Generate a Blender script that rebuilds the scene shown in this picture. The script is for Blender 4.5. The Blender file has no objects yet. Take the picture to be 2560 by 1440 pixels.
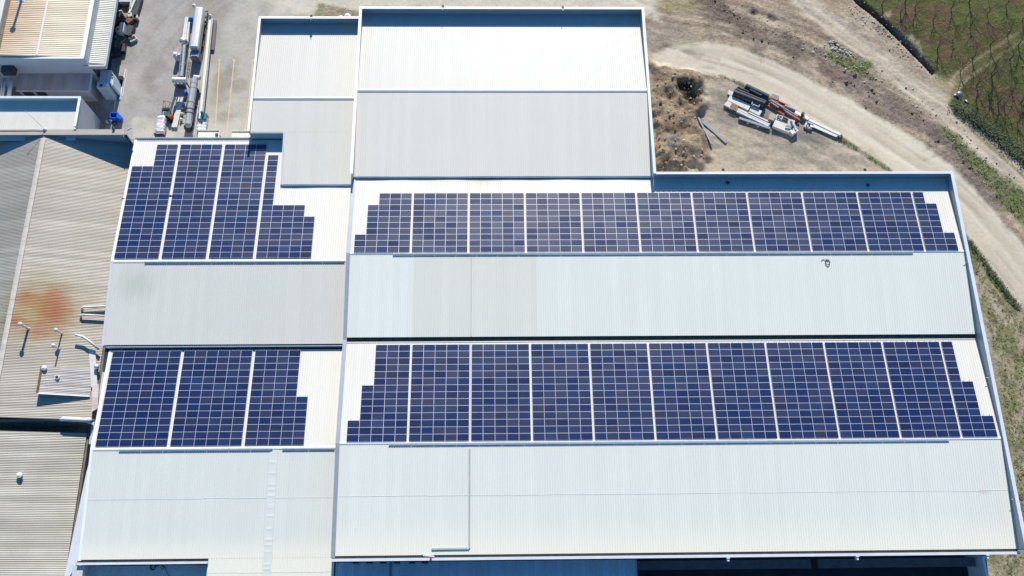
import bpy, bmesh, math, random
import numpy as np
from mathutils import Vector, Matrix, Euler

# ------------------------------------------------------------------ camera, light, exposure
scene = bpy.context.scene
COL = scene.collection
CAM_M = np.array([[0.9997818531994099, 0.004413864922919675, -0.020414793890598124],
                  [-0.01101484069012841, 0.941871403603561, -0.33579299033545784],
                  [0.017745965674611078, 0.33594460387138236, 0.9417145553892514]])
CAM_C = np.array([32.68514510826475, -35.609941084188705, 130.01657627589469])
CAM_F = 2194.519955575692                      # focal length in pixels of a 2560 wide picture
cam_d = bpy.data.cameras.new("camera")
cam = bpy.data.objects.new("camera", cam_d)
COL.objects.link(cam)
cam.matrix_world = Matrix([[*CAM_M[i], CAM_C[i]] for i in range(3)] + [[0, 0, 0, 1]])
cam_d.sensor_width = 36.0
cam_d.lens = CAM_F / 2560 * 36.0
cam_d.clip_start = 1.0
cam_d.clip_end = 6000
scene.camera = cam

SUN_EL = math.radians(31.3)
SUN_AZ = math.radians(4.0)                     # east of the north of the scene (+Y)
world = bpy.data.worlds.new("World")
scene.world = world
world.use_nodes = True
wn = world.node_tree
wn.nodes.clear()
sky = wn.nodes.new("ShaderNodeTexSky")
sky.sky_type = 'NISHITA'
sky.sun_disc = False
sky.sun_elevation = SUN_EL
sky.sun_rotation = SUN_AZ
sky.ozone_density = 4.0
sky.dust_density = 0.3
sky.air_density = 1.0
bg = wn.nodes.new("ShaderNodeBackground")
bg.inputs['Strength'].default_value = 0.115
wo = wn.nodes.new("ShaderNodeOutputWorld")
hs = wn.nodes.new("ShaderNodeHueSaturation")
hs.inputs['Saturation'].default_value = 1.28
wn.links.new(sky.outputs[0], hs.inputs['Color'])
wn.links.new(hs.outputs[0], bg.inputs[0])
wn.links.new(bg.outputs[0], wo.inputs[0])
sun_d = bpy.data.lights.new("sun", 'SUN')
sun_d.energy = 5.0
sun_d.angle = math.radians(0.5)
sun_d.color = (1.0, 0.955, 0.865)
sun = bpy.data.objects.new("sun", sun_d)
COL.objects.link(sun)
sv = Vector((math.sin(SUN_AZ) * math.cos(SUN_EL), math.cos(SUN_AZ) * math.cos(SUN_EL), math.sin(SUN_EL)))
sun.rotation_euler = (-sv).to_track_quat('-Z', 'Y').to_euler()
sun.location = (0, 0, 200)
vs = scene.view_settings
vs.view_transform = 'Standard'
vs.look = 'None'
vs.exposure = 0.53
vs.gamma = 1.0
vs.use_curve_mapping = False
scene.render.engine = 'CYCLES'

random.seed(7)
R = random.random
def U(a, b): return a + (b - a) * random.random()

def at(u, v, z=0.0):
    """the world point at height z that the photograph shows at pixel (u, v) of 2560x1440"""
    d = CAM_M @ np.array([(u - 1280) / CAM_F, -(v - 720) / CAM_F, -1.0])
    p = CAM_C + d * ((z - CAM_C[2]) / d[2])
    return Vector((float(p[0]), float(p[1]), z))

# ------------------------------------------------------------------ materials
def srgb(r, g, b):
    f = lambda c: (c / 255 / 12.92) if c / 255 <= 0.04045 else ((c / 255 + 0.055) / 1.055) ** 2.4
    return (f(r), f(g), f(b), 1)

def nodes_of(name):
    m = bpy.data.materials.new(name)
    m.use_nodes = True
    nt = m.node_tree
    b = nt.nodes["Principled BSDF"]
    return m, nt, b

def mat(name, col, rough=0.6, metal=0.0, var=0.12, scale=1.5, bump=0.0, bscale=20, stretch=(1, 1, 1), col2=None, spec=0.5, fine=0.0):
    """plain procedural material: colour broken up by two noises, optional second colour in patches"""
    m, nt, b = nodes_of(name)
    N, L = nt.nodes, nt.links
    tc = N.new("ShaderNodeTexCoord")
    mp = N.new("ShaderNodeMapping")
    mp.inputs['Scale'].default_value = stretch
    geo = N.new("ShaderNodeNewGeometry")
    L.new(geo.outputs['Position'], mp.inputs['Vector'])
    n1 = N.new("ShaderNodeTexNoise")
    n1.inputs['Scale'].default_value = scale
    n1.inputs['Detail'].default_value = 6
    n1.inputs['Roughness'].default_value = 0.65
    L.new(mp.outputs[0], n1.inputs['Vector'])
    r = N.new("ShaderNodeValToRGB")
    r.color_ramp.elements[0].position = 0.3
    r.color_ramp.elements[1].position = 0.7
    c = col[:3]
    d = col2[:3] if col2 else tuple(min(1, x * (1 + var)) for x in c)
    a = c if col2 else tuple(x * (1 - var) for x in c)
    r.color_ramp.elements[0].color = (*a, 1)
    r.color_ramp.elements[1].color = (*d, 1)
    L.new(n1.outputs['Fac'], r.inputs['Fac'])
    out = r.outputs[0]
    if fine:
        n3 = N.new("ShaderNodeTexNoise")
        n3.inputs['Scale'].default_value = scale * 9
        n3.inputs['Detail'].default_value = 4
        L.new(mp.outputs[0], n3.inputs['Vector'])
        mr = N.new("ShaderNodeMapRange")
        mr.inputs['From Min'].default_value = 0.3
        mr.inputs['From Max'].default_value = 0.7
        mr.inputs['To Min'].default_value = 1 - fine
        mr.inputs['To Max'].default_value = 1 + fine
        L.new(n3.outputs['Fac'], mr.inputs['Value'])
        mx = N.new("ShaderNodeVectorMath")
        mx.operation = 'SCALE'
        L.new(out, mx.inputs[0])
        L.new(mr.outputs[0], mx.inputs['Scale'])
        out = mx.outputs[0]
    L.new(out, b.inputs['Base Color'])
    b.inputs['Roughness'].default_value = rough
    b.inputs['Metallic'].default_value = metal
    b.inputs['Specular IOR Level'].default_value = spec
    if bump:
        n2 = N.new("ShaderNodeTexNoise")
        n2.inputs['Scale'].default_value = bscale
        n2.inputs['Detail'].default_value = 5
        L.new(mp.outputs[0], n2.inputs['Vector'])
        bp = N.new("ShaderNodeBump")
        bp.inputs['Strength'].default_value = 1.0
        bp.inputs['Distance'].default_value = bump
        L.new(n2.outputs['Fac'], bp.inputs['Height'])
        L.new(bp.outputs[0], b.inputs['Normal'])
    return m

def ridge_mat(name, stops, streak_axis='X', rough=0.5, spec=0.4, pitch=1.0, amp=0.014, metal=0.0, stain=None, dirt=(0.55, 0.52, 0.42), dirt_amt=0.15, warm=None):
    """sheet metal roofing: sheet-to-sheet tone changes across the streak axis, long faint run-off streaks,
    and where asked tone bands (a list of (coordinate, colour)) or a stain"""
    m, nt, b = nodes_of(name)
    N, L = nt.nodes, nt.links
    geo = N.new("ShaderNodeNewGeometry")
    sep = N.new("ShaderNodeSeparateXYZ")
    L.new(geo.outputs['Position'], sep.inputs[0])
    ax = sep.outputs['X'] if streak_axis == 'X' else sep.outputs['Y']
    other = sep.outputs['Y'] if streak_axis == 'X' else sep.outputs['X']
    # base colour by band
    if len(stops) == 1:
        rgb = N.new("ShaderNodeRGB")
        rgb.outputs[0].default_value = (*stops[0][1][:3], 1)
        base = rgb.outputs[0]
    else:
        x0, x1 = stops[0][0], stops[-1][0] + 1
        mr = N.new("ShaderNodeMapRange")
        mr.inputs['From Min'].default_value = x0
        mr.inputs['From Max'].default_value = x1
        L.new(ax, mr.inputs['Value'])
        r = N.new("ShaderNodeValToRGB")
        r.color_ramp.interpolation = 'CONSTANT'
        els = r.color_ramp.elements
        els[0].position = 0
        els[0].color = (*stops[0][1][:3], 1)
        els[1].position = (stops[1][0] - x0) / (x1 - x0)
        els[1].color = (*stops[1][1][:3], 1)
        for s in stops[2:]:
            e = els.new((s[0] - x0) / (x1 - x0))
            e.color = (*s[1][:3], 1)
        L.new(mr.outputs[0], r.inputs[0])
        base = r.outputs[0]
    # sheet tone: white noise on floor(ax / pitch)
    dv = N.new("ShaderNodeMath"); dv.operation = 'DIVIDE'; dv.inputs[1].default_value = pitch
    L.new(ax, dv.inputs[0])
    fl = N.new("ShaderNodeMath"); fl.operation = 'FLOOR'
    L.new(dv.outputs[0], fl.inputs[0])
    wnz = N.new("ShaderNodeTexWhiteNoise"); wnz.noise_dimensions = '1D'
    L.new(fl.outputs[0], wnz.inputs['W'])
    # long streaks
    cmb = N.new("ShaderNodeCombineXYZ")
    m1 = N.new("ShaderNodeMath"); m1.operation = 'MULTIPLY'; m1.inputs[1].default_value = 2.6
    m2 = N.new("ShaderNodeMath"); m2.operation = 'MULTIPLY'; m2.inputs[1].default_value = 0.07
    L.new(ax, m1.inputs[0]); L.new(other, m2.inputs[0])
    L.new(m1.outputs[0], cmb.inputs[0]); L.new(m2.outputs[0], cmb.inputs[1])
    ns = N.new("ShaderNodeTexNoise"); ns.inputs['Scale'].default_value = 1.0; ns.inputs['Detail'].default_value = 5
    L.new(cmb.outputs[0], ns.inputs['Vector'])
    nb = N.new("ShaderNodeTexNoise"); nb.inputs['Scale'].default_value = 0.12; nb.inputs['Detail'].default_value = 5
    L.new(geo.outputs['Position'], nb.inputs['Vector'])
    def rng(sock, lo, hi):
        q = N.new("ShaderNodeMapRange")
        q.inputs['From Min'].default_value = 0.25; q.inputs['From Max'].default_value = 0.75
        q.inputs['To Min'].default_value = lo; q.inputs['To Max'].default_value = hi
        L.new(sock, q.inputs['Value'])
        return q.outputs[0]
    f1 = rng(wnz.outputs['Value'], 1 - amp, 1 + amp)
    f2 = rng(ns.outputs['Fac'], 1 - amp * 1.3, 1 + amp * 1.3)
    f3 = rng(nb.outputs['Fac'], 1 - amp, 1 + amp)
    p1 = N.new("ShaderNodeMath"); p1.operation = 'MULTIPLY'; L.new(f1, p1.inputs[0]); L.new(f2, p1.inputs[1])
    p2 = N.new("ShaderNodeMath"); p2.operation = 'MULTIPLY'; L.new(p1.outputs[0], p2.inputs[0]); L.new(f3, p2.inputs[1])
    sc = N.new("ShaderNodeVectorMath"); sc.operation = 'SCALE'
    L.new(base, sc.inputs[0]); L.new(p2.outputs[0], sc.inputs['Scale'])
    col = sc.outputs[0]
    # dirt film
    nd = N.new("ShaderNodeTexNoise"); nd.inputs['Scale'].default_value = 0.35; nd.inputs['Detail'].default_value = 8
    L.new(geo.outputs['Position'], nd.inputs['Vector'])
    dm = N.new("ShaderNodeMix"); dm.data_type = 'RGBA'
    q = rng(nd.outputs['Fac'], 0, dirt_amt)
    L.new(q, dm.inputs['Factor']); L.new(col, dm.inputs['A']); dm.inputs['B'].default_value = (*dirt, 1)
    col = dm.outputs['Result']
    # rust stains: (x, y, radius, colour, strength)
    for (sx, sy, rx, ry, sc_, st) in (stain or []):
        cx = N.new("ShaderNodeVectorMath"); cx.operation = 'SUBTRACT'
        cx.inputs[1].default_value = (sx, sy, 0)
        L.new(geo.outputs['Position'], cx.inputs[0])
        ml = N.new("ShaderNodeVectorMath"); ml.operation = 'MULTIPLY'
        ml.inputs[1].default_value = (1 / rx, 1 / ry, 0)
        L.new(cx.outputs[0], ml.inputs[0])
        ln = N.new("ShaderNodeVectorMath"); ln.operation = 'LENGTH'
        L.new(ml.outputs[0], ln.inputs[0])
        nn = N.new("ShaderNodeTexNoise"); nn.inputs['Scale'].default_value = 0.8; nn.inputs['Detail'].default_value = 8; nn.inputs['Roughness'].default_value = 0.7
        st_ = N.new("ShaderNodeVectorMath"); st_.operation = 'MULTIPLY'; st_.inputs[1].default_value = (0.35, 2.2, 1) if streak_axis == 'Y' else (2.2, 0.35, 1)
        L.new(geo.outputs['Position'], st_.inputs[0]); L.new(st_.outputs[0], nn.inputs['Vector'])
        ad = N.new("ShaderNodeMath"); ad.operation = 'MULTIPLY_ADD'; ad.inputs[1].default_value = 1.3
        L.new(nn.outputs['Fac'], ad.inputs[0]); L.new(ln.outputs['Value'], ad.inputs[2])
        rr = N.new("ShaderNodeMapRange")
        rr.inputs['From Min'].default_value = 0.75; rr.inputs['From Max'].default_value = 1.75
        rr.inputs['To Min'].default_value = st; rr.inputs['To Max'].default_value = 0
        L.new(ad.outputs[0], rr.inputs['Value'])
        mm = N.new("ShaderNodeMix"); mm.data_type = 'RGBA'
        L.new(rr.outputs[0], mm.inputs['Factor']); L.new(col, mm.inputs['A']); mm.inputs['B'].default_value = (*sc_[:3], 1)
        col = mm.outputs['Result']
    if warm:                                  # colour blends to cream towards the eave
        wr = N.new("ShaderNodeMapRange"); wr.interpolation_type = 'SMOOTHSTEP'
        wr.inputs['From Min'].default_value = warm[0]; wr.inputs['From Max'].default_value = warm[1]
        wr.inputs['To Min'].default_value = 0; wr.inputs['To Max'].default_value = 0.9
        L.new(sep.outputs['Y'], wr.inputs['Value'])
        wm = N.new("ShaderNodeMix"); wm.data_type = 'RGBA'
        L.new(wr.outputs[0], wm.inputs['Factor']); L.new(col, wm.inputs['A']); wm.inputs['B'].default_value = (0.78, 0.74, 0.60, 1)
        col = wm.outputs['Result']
    L.new(col, b.inputs['Base Color'])
    b.inputs['Roughness'].default_value = rough
    b.inputs['Metallic'].default_value = metal
    b.inputs['Specular IOR Level'].default_value = spec
    return m

WHITE = (0.74, 0.75, 0.73)
M = {}
M['roof_white'] = ridge_mat('white_roof_sheet', [(0, (0.635, 0.61, 0.54))], dirt_amt=0.06, stain=[(31, 25.3, 4.5, 1.6, (0.50, 0.45, 0.32), 0.55), (24, 25.3, 4.0, 1.2, (0.52, 0.47, 0.35), 0.4), (14, -4, 2.0, 4.0, (0.56, 0.53, 0.46), 0.3)])
M['roof_white_tall'] = ridge_mat('white_roof_sheet_tall_shed', [(0, (0.535, 0.515, 0.465))], dirt_amt=0.05)
M['roof_pale'] = ridge_mat('pale_grey_roof_sheet', [(0, (0.65, 0.62, 0.54))], dirt_amt=0.10)
M['roof_south_upper'] = ridge_mat('south_roof_sheet_banded', [(11, (0.675, 0.68, 0.615)), (20.65, (0.64, 0.625, 0.54)), (38.6, (0.675, 0.68, 0.605)), (104, WHITE)], dirt_amt=0.06)
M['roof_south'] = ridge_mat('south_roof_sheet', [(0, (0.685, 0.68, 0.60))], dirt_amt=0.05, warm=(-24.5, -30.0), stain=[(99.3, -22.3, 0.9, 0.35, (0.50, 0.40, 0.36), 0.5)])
M['roof_left'] = ridge_mat('left_roof_sheet', [(0, (0.60, 0.585, 0.52))], dirt_amt=0.18, stain=[(-20.3, 9.2, 3.4, 3.2, (0.40, 0.42, 0.34), 0.55)])
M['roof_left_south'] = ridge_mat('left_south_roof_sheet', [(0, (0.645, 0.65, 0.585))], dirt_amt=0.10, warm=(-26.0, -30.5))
old = (0.365, 0.335, 0.28)
M['roof_old'] = ridge_mat('weathered_corrugated_sheet', [(0, old)], streak_axis='Y', pitch=0.76, amp=0.10, rough=0.55, metal=0.25,
    dirt=(0.30, 0.25, 0.19), dirt_amt=0.35,
    stain=[(-33.8, 5.4, 7.2, 6.6, (0.26, 0.20, 0.07), 1.0), (-32.2, 5.4, 3.2, 4.2, (0.26, 0.095, 0.038), 1.0), (-36.3, 7.2, 2.3, 1.8, (0.27, 0.105, 0.045), 0.95),
           (-37.0, 3.6, 2.2, 1.9, (0.27, 0.105, 0.045), 0.95), (-33.0, 8.0, 1.8, 1.0, (0.30, 0.08, 0.03), 0.7), (-34.0, 2.2, 2.0, 1.8, (0.28, 0.08, 0.03), 0.6)])
M['roof_old_low'] = ridge_mat('weathered_corrugated_sheet_low', [(0, (0.41, 0.385, 0.315))], streak_axis='Y', pitch=0.76, amp=0.12, rough=0.55, metal=0.2, dirt=(0.26, 0.23, 0.18), dirt_amt=0.4)
M['roof_rust'] = ridge_mat('rusting_cream_roof_sheet', [(0, (0.78, 0.66, 0.46))], streak_axis='Y', pitch=1.0, amp=0.05, rough=0.5,
    stain=[(-50.5, 55, 11, 14, (0.50, 0.23, 0.10), 0.85)])
M['roof_brown'] = ridge_mat('brown_stained_roof_sheet', [(0, (0.55, 0.45, 0.42))], pitch=0.8, amp=0.08, dirt=(0.33, 0.20, 0.15), dirt_amt=0.6)
M['roof_blue'] = ridge_mat('grey_blue_annex_sheet', [(0, (0.50, 0.53, 0.55))], pitch=0.76, amp=0.06)
M['roof_dull'] = mat('stained_concrete_roof', (0.62, 0.55, 0.47), 0.85, var=0.25, scale=0.5, col2=(0.80, 0.70, 0.60), bump=0.02, fine=0.15)
M['cap'] = mat('white_capping', (0.78, 0.79, 0.79), 0.45, var=0.05, scale=0.8)
M['cap_grey'] = mat('grey_capping', (0.34, 0.37, 0.40), 0.45, 0.3, var=0.08, scale=0.8)
M['cap_mid'] = mat('light_grey_capping', (0.60, 0.62, 0.64), 0.45, 0.1, var=0.07, scale=0.8)
M['wall_panel'] = mat('painted_wall_panel', (0.46, 0.475, 0.49), 0.55, var=0.06, scale=0.6)
M['wall_pale'] = mat('pale_wall_panel', (0.47, 0.475, 0.48), 0.6, var=0.07, scale=0.4)
M['parapet_in'] = mat('parapet_inner_sheet', (0.27, 0.30, 0.34), 0.45, 0.2, var=0.06, scale=0.6)
M['gutter'] = mat('galvanised_gutter', (0.62, 0.64, 0.62), 0.28, 0.85, var=0.12, scale=0.35)
M['gutter_dirty'] = mat('dirty_gutter_bed', (0.10, 0.085, 0.06), 0.85, var=0.5, scale=1.2, col2=(0.21, 0.18, 0.12))
M['galv'] = mat('galvanised_steel', (0.45, 0.48, 0.50), 0.4, 0.7, var=0.15, scale=1.5)
M['tray'] = mat('weathered_tray_steel', (0.42, 0.44, 0.44), 0.6, 0.15, var=0.1, scale=1.0)
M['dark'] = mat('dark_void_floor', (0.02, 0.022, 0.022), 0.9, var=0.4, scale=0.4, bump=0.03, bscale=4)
M['lap'] = mat('lap_joint_sealant', (0.62, 0.625, 0.61), 0.7, var=0.15, scale=2)
M['fibre'] = mat('fibreglass_strip', (0.64, 0.635, 0.575), 0.65, var=0.04, scale=1)
M['black'] = mat('black_plastic', (0.015, 0.016, 0.02), 0.45, var=0.3, scale=3)
M['black_pipe'] = mat('black_pipe_polymer', (0.022, 0.026, 0.032), 0.42, var=0.3, scale=2)
M['orange'] = mat('orange_pipe_polymer', (0.43, 0.115, 0.05), 0.5, var=0.18, scale=2)
M['greypipe'] = mat('grey_pipe_polymer', (0.26, 0.25, 0.28), 0.5, var=0.15, scale=2)
M['steel_blue'] = mat('primed_blue_grey_steel', (0.21, 0.235, 0.27), 0.45, 0.4, var=0.15, scale=2)
M['concrete_white'] = mat('white_precast', (0.56, 0.545, 0.50), 0.8, var=0.08, scale=1.2, bump=0.005, fine=0.05)
M['cream'] = mat('cream_painted_steel', (0.68, 0.64, 0.52), 0.5, var=0.07, scale=1)
M['white_paint'] = mat('white_painted_steel', (0.60, 0.59, 0.57), 0.45, var=0.07, scale=1.2)
M['silver'] = mat('brushed_silver', (0.66, 0.64, 0.61), 0.38, 0.55, var=0.1, scale=0.8)
M['silver_dull'] = mat('dull_silver', (0.40, 0.40, 0.41), 0.5, 0.45, var=0.15, scale=0.9)
M['blue_paint'] = mat('bright_blue_paint', (0.01, 0.11, 0.62), 0.45, var=0.1, scale=2)
M['sky_blue'] = mat('light_blue_tarpaulin', (0.02, 0.28, 0.60), 0.5, var=0.25, scale=3, bump=0.05, bscale=4)
M['teal'] = mat('teal_paint', (0.01, 0.16, 0.21), 0.5, var=0.15, scale=2)
M['green'] = mat('green_paint', (0.02, 0.10, 0.05), 0.5, var=0.2, scale=2)
M['red'] = mat('red_paint', (0.30, 0.04, 0.02), 0.5, var=0.25, scale=2)
M['rust'] = mat('rusty_steel', (0.16, 0.07, 0.035), 0.8, var=0.35, scale=3)
M['machine'] = mat('oily_machine_steel', (0.06, 0.065, 0.07), 0.5, 0.4, var=0.4, scale=3)
M['brownplate'] = mat('brown_flat_steel', (0.11, 0.095, 0.095), 0.6, var=0.2, scale=1)
M['wood'] = mat('weathered_timber', (0.30, 0.21, 0.12), 0.8, var=0.25, scale=3, stretch=(1, 6, 1))
M['wrap'] = mat('white_plastic_wrap', (0.62, 0.57, 0.60), 0.3, var=0.2, scale=2.5, bump=0.06, bscale=3)
M['yellow'] = mat('worn_yellow_paint', (0.62, 0.43, 0.18), 0.7, var=0.18, scale=3, fine=0.15)
M['ac'] = mat('pale_blue_cabinet', (0.42, 0.49, 0.53), 0.5, var=0.06, scale=1)
M['pinkstrip'] = ridge_mat('pink_marked_board', [(0, (0.55, 0.45, 0.41))], pitch=0.9, streak_axis='Y', amp=0.15, stain=[(-27.6, -4.6, 1.0, 1.3, (0.5, 0.10, 0.08), 0.7)])
M['bark'] = mat('bare_bark', (0.085, 0.055, 0.042), 0.9, var=0.3, scale=4)
M['twig'] = mat('reddish_twigs', (0.15, 0.09, 0.065), 0.9, var=0.3, scale=3)
M['stone'] = mat('pale_stone', (0.42, 0.38, 0.30), 0.9, var=0.35, scale=0.9, bump=0.02)
M['stone_dark'] = mat('wet_dark_soil_clod', (0.17, 0.12, 0.075), 0.95, var=0.5, scale=0.8)
M['weed'] = mat('green_weed_leaf', (0.075, 0.12, 0.022), 0.7, var=0.5, scale=0.6, col2=(0.20, 0.19, 0.07))
M['weed_dark'] = mat('dark_hedge_leaf', (0.03, 0.06, 0.018), 0.7, var=0.4, scale=0.9, col2=(0.08, 0.10, 0.03))
M['dry'] = mat('dry_grass', (0.30, 0.25, 0.12), 0.8, var=0.3, scale=0.8)

# ground: colour attribute times two noises, with bump
def ground_mat():
    m, nt, b = nodes_of('ground_soil')
    N, L = nt.nodes, nt.links
    a = N.new("ShaderNodeAttribute"); a.attribute_name = "soil"
    rg = N.new("ShaderNodeAttribute"); rg.attribute_name = "grain"
    geo = N.new("ShaderNodeNewGeometry")
    n1 = N.new("ShaderNodeTexNoise"); n1.inputs['Scale'].default_value = 1.7; n1.inputs['Detail'].default_value = 9; n1.inputs['Roughness'].default_value = 0.72
    n2 = N.new("ShaderNodeTexNoise"); n2.inputs['Scale'].default_value = 0.25; n2.inputs['Detail'].default_value = 6
    L.new(geo.outputs['Position'], n1.inputs['Vector']); L.new(geo.outputs['Position'], n2.inputs['Vector'])
    def rng(sock, amt):
        q = N.new("ShaderNodeMapRange")
        q.inputs['From Min'].default_value = 0.3; q.inputs['From Max'].default_value = 0.7
        q.inputs['To Min'].default_value = -amt; q.inputs['To Max'].default_value = amt
        q.clamp = False
        L.new(sock, q.inputs['Value'])
        return q.outputs[0]
    s = N.new("ShaderNodeMath"); s.operation = 'ADD'
    L.new(rng(n1.outputs['Fac'], 0.42), s.inputs[0]); L.new(rng(n2.outputs['Fac'], 0.18), s.inputs[1])
    t = N.new("ShaderNodeMath"); t.operation = 'MULTIPLY_ADD'; t.inputs[2].default_value = 1.0
    L.new(s.outputs[0], t.inputs[0]); L.new(rg.outputs['Fac'], t.inputs[1])
    mx = N.new("ShaderNodeMath"); mx.operation = 'MAXIMUM'; mx.inputs[1].default_value = 0.25
    L.new(t.outputs[0], mx.inputs[0])
    v = N.new("ShaderNodeVectorMath"); v.operation = 'SCALE'
    L.new(a.outputs['Color'], v.inputs[0]); L.new(mx.outputs[0], v.inputs['Scale'])
    L.new(v.outputs[0], b.inputs['Base Color'])
    b.inputs['Roughness'].default_value = 0.95
    b.inputs['Specular IOR Level'].default_value = 0.15
    bp = N.new("ShaderNodeBump"); bp.inputs['Distance'].default_value = 0.22
    L.new(rg.outputs['Fac'], bp.inputs['Strength'])
    L.new(n1.outputs['Fac'], bp.inputs['Height'])
    L.new(bp.outputs[0], b.inputs['Normal'])
    return m
M['ground'] = ground_mat()

def panel_glass():
    m, nt, b = nodes_of('solar_cells')
    N, L = nt.nodes, nt.links
    oi = N.new("ShaderNodeObjectInfo")
    tc = N.new("ShaderNodeTexCoord")
    sep = N.new("ShaderNodeSeparateXYZ")
    L.new(tc.outputs['Object'], sep.inputs[0])
    def lines(sock, pitch, w):
        a_ = N.new("ShaderNodeMath"); a_.operation = 'DIVIDE'; a_.inputs[1].default_value = pitch; L.new(sock, a_.inputs[0])
        f_ = N.new("ShaderNodeMath"); f_.operation = 'FRACT'; L.new(a_.outputs[0], f_.inputs[0])
        c_ = N.new("ShaderNodeMath"); c_.operation = 'LESS_THAN'; c_.inputs[1].default_value = w; L.new(f_.outputs[0], c_.inputs[0])
        return c_.outputs[0]
    lx = lines(sep.outputs['X'], 0.1585, 0.05); ly = lines(sep.outputs['Y'], 0.157, 0.05)
    mx = N.new("ShaderNodeMath"); mx.operation = 'MAXIMUM'; L.new(lx, mx.inputs[0]); L.new(ly, mx.inputs[1])
    k = N.new("ShaderNodeMath"); k.operation = 'MULTIPLY'; k.inputs[1].default_value = 0.05; L.new(mx.outputs[0], k.inputs[0])
    mix = N.new("ShaderNodeMix"); mix.data_type = 'RGBA'
    L.new(k.outputs[0], mix.inputs['Factor']); L.new(oi.outputs['Color'], mix.inputs['A']); mix.inputs['B'].default_value = (0.35, 0.38, 0.42, 1)
    L.new(mix.outputs['Result'], b.inputs['Base Color'])
    # horizontal bands of surface texture differ from cell row to cell row
    ad = N.new("ShaderNodeMath"); ad.operation = 'DIVIDE'; ad.inputs[1].default_value = 0.157; L.new(sep.outputs['Y'], ad.inputs[0])
    fl = N.new("ShaderNodeMath"); fl.operation = 'FLOOR'; L.new(ad.outputs[0], fl.inputs[0])
    rd = N.new("ShaderNodeMath"); rd.operation = 'MULTIPLY_ADD'; rd.inputs[1].default_value = 91.7; L.new(oi.outputs['Random'], rd.inputs[0]); L.new(fl.outputs[0], rd.inputs[2])
    w = N.new("ShaderNodeTexWhiteNoise"); w.noise_dimensions = '1D'; L.new(rd.outputs[0], w.inputs['W'])
    r1 = N.new("ShaderNodeMapRange"); r1.inputs['To Min'].default_value = 0.27; r1.inputs['To Max'].default_value = 0.41
    L.new(oi.outputs['Random'], r1.inputs['Value'])
    r2 = N.new("ShaderNodeMath"); r2.operation = 'MULTIPLY_ADD'; r2.inputs[1].default_value = 0.04
    L.new(w.outputs['Value'], r2.inputs[0]); L.new(r1.outputs[0], r2.inputs[2])
    L.new(r2.outputs[0], b.inputs['Roughness'])
    b.inputs['Specular IOR Level'].default_value = 0.52
    return m
M['cells'] = panel_glass()
M['frame'] = mat('anodised_frame', (0.66, 0.68, 0.72), 0.4, 0.3, var=0.05, scale=3)

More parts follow.
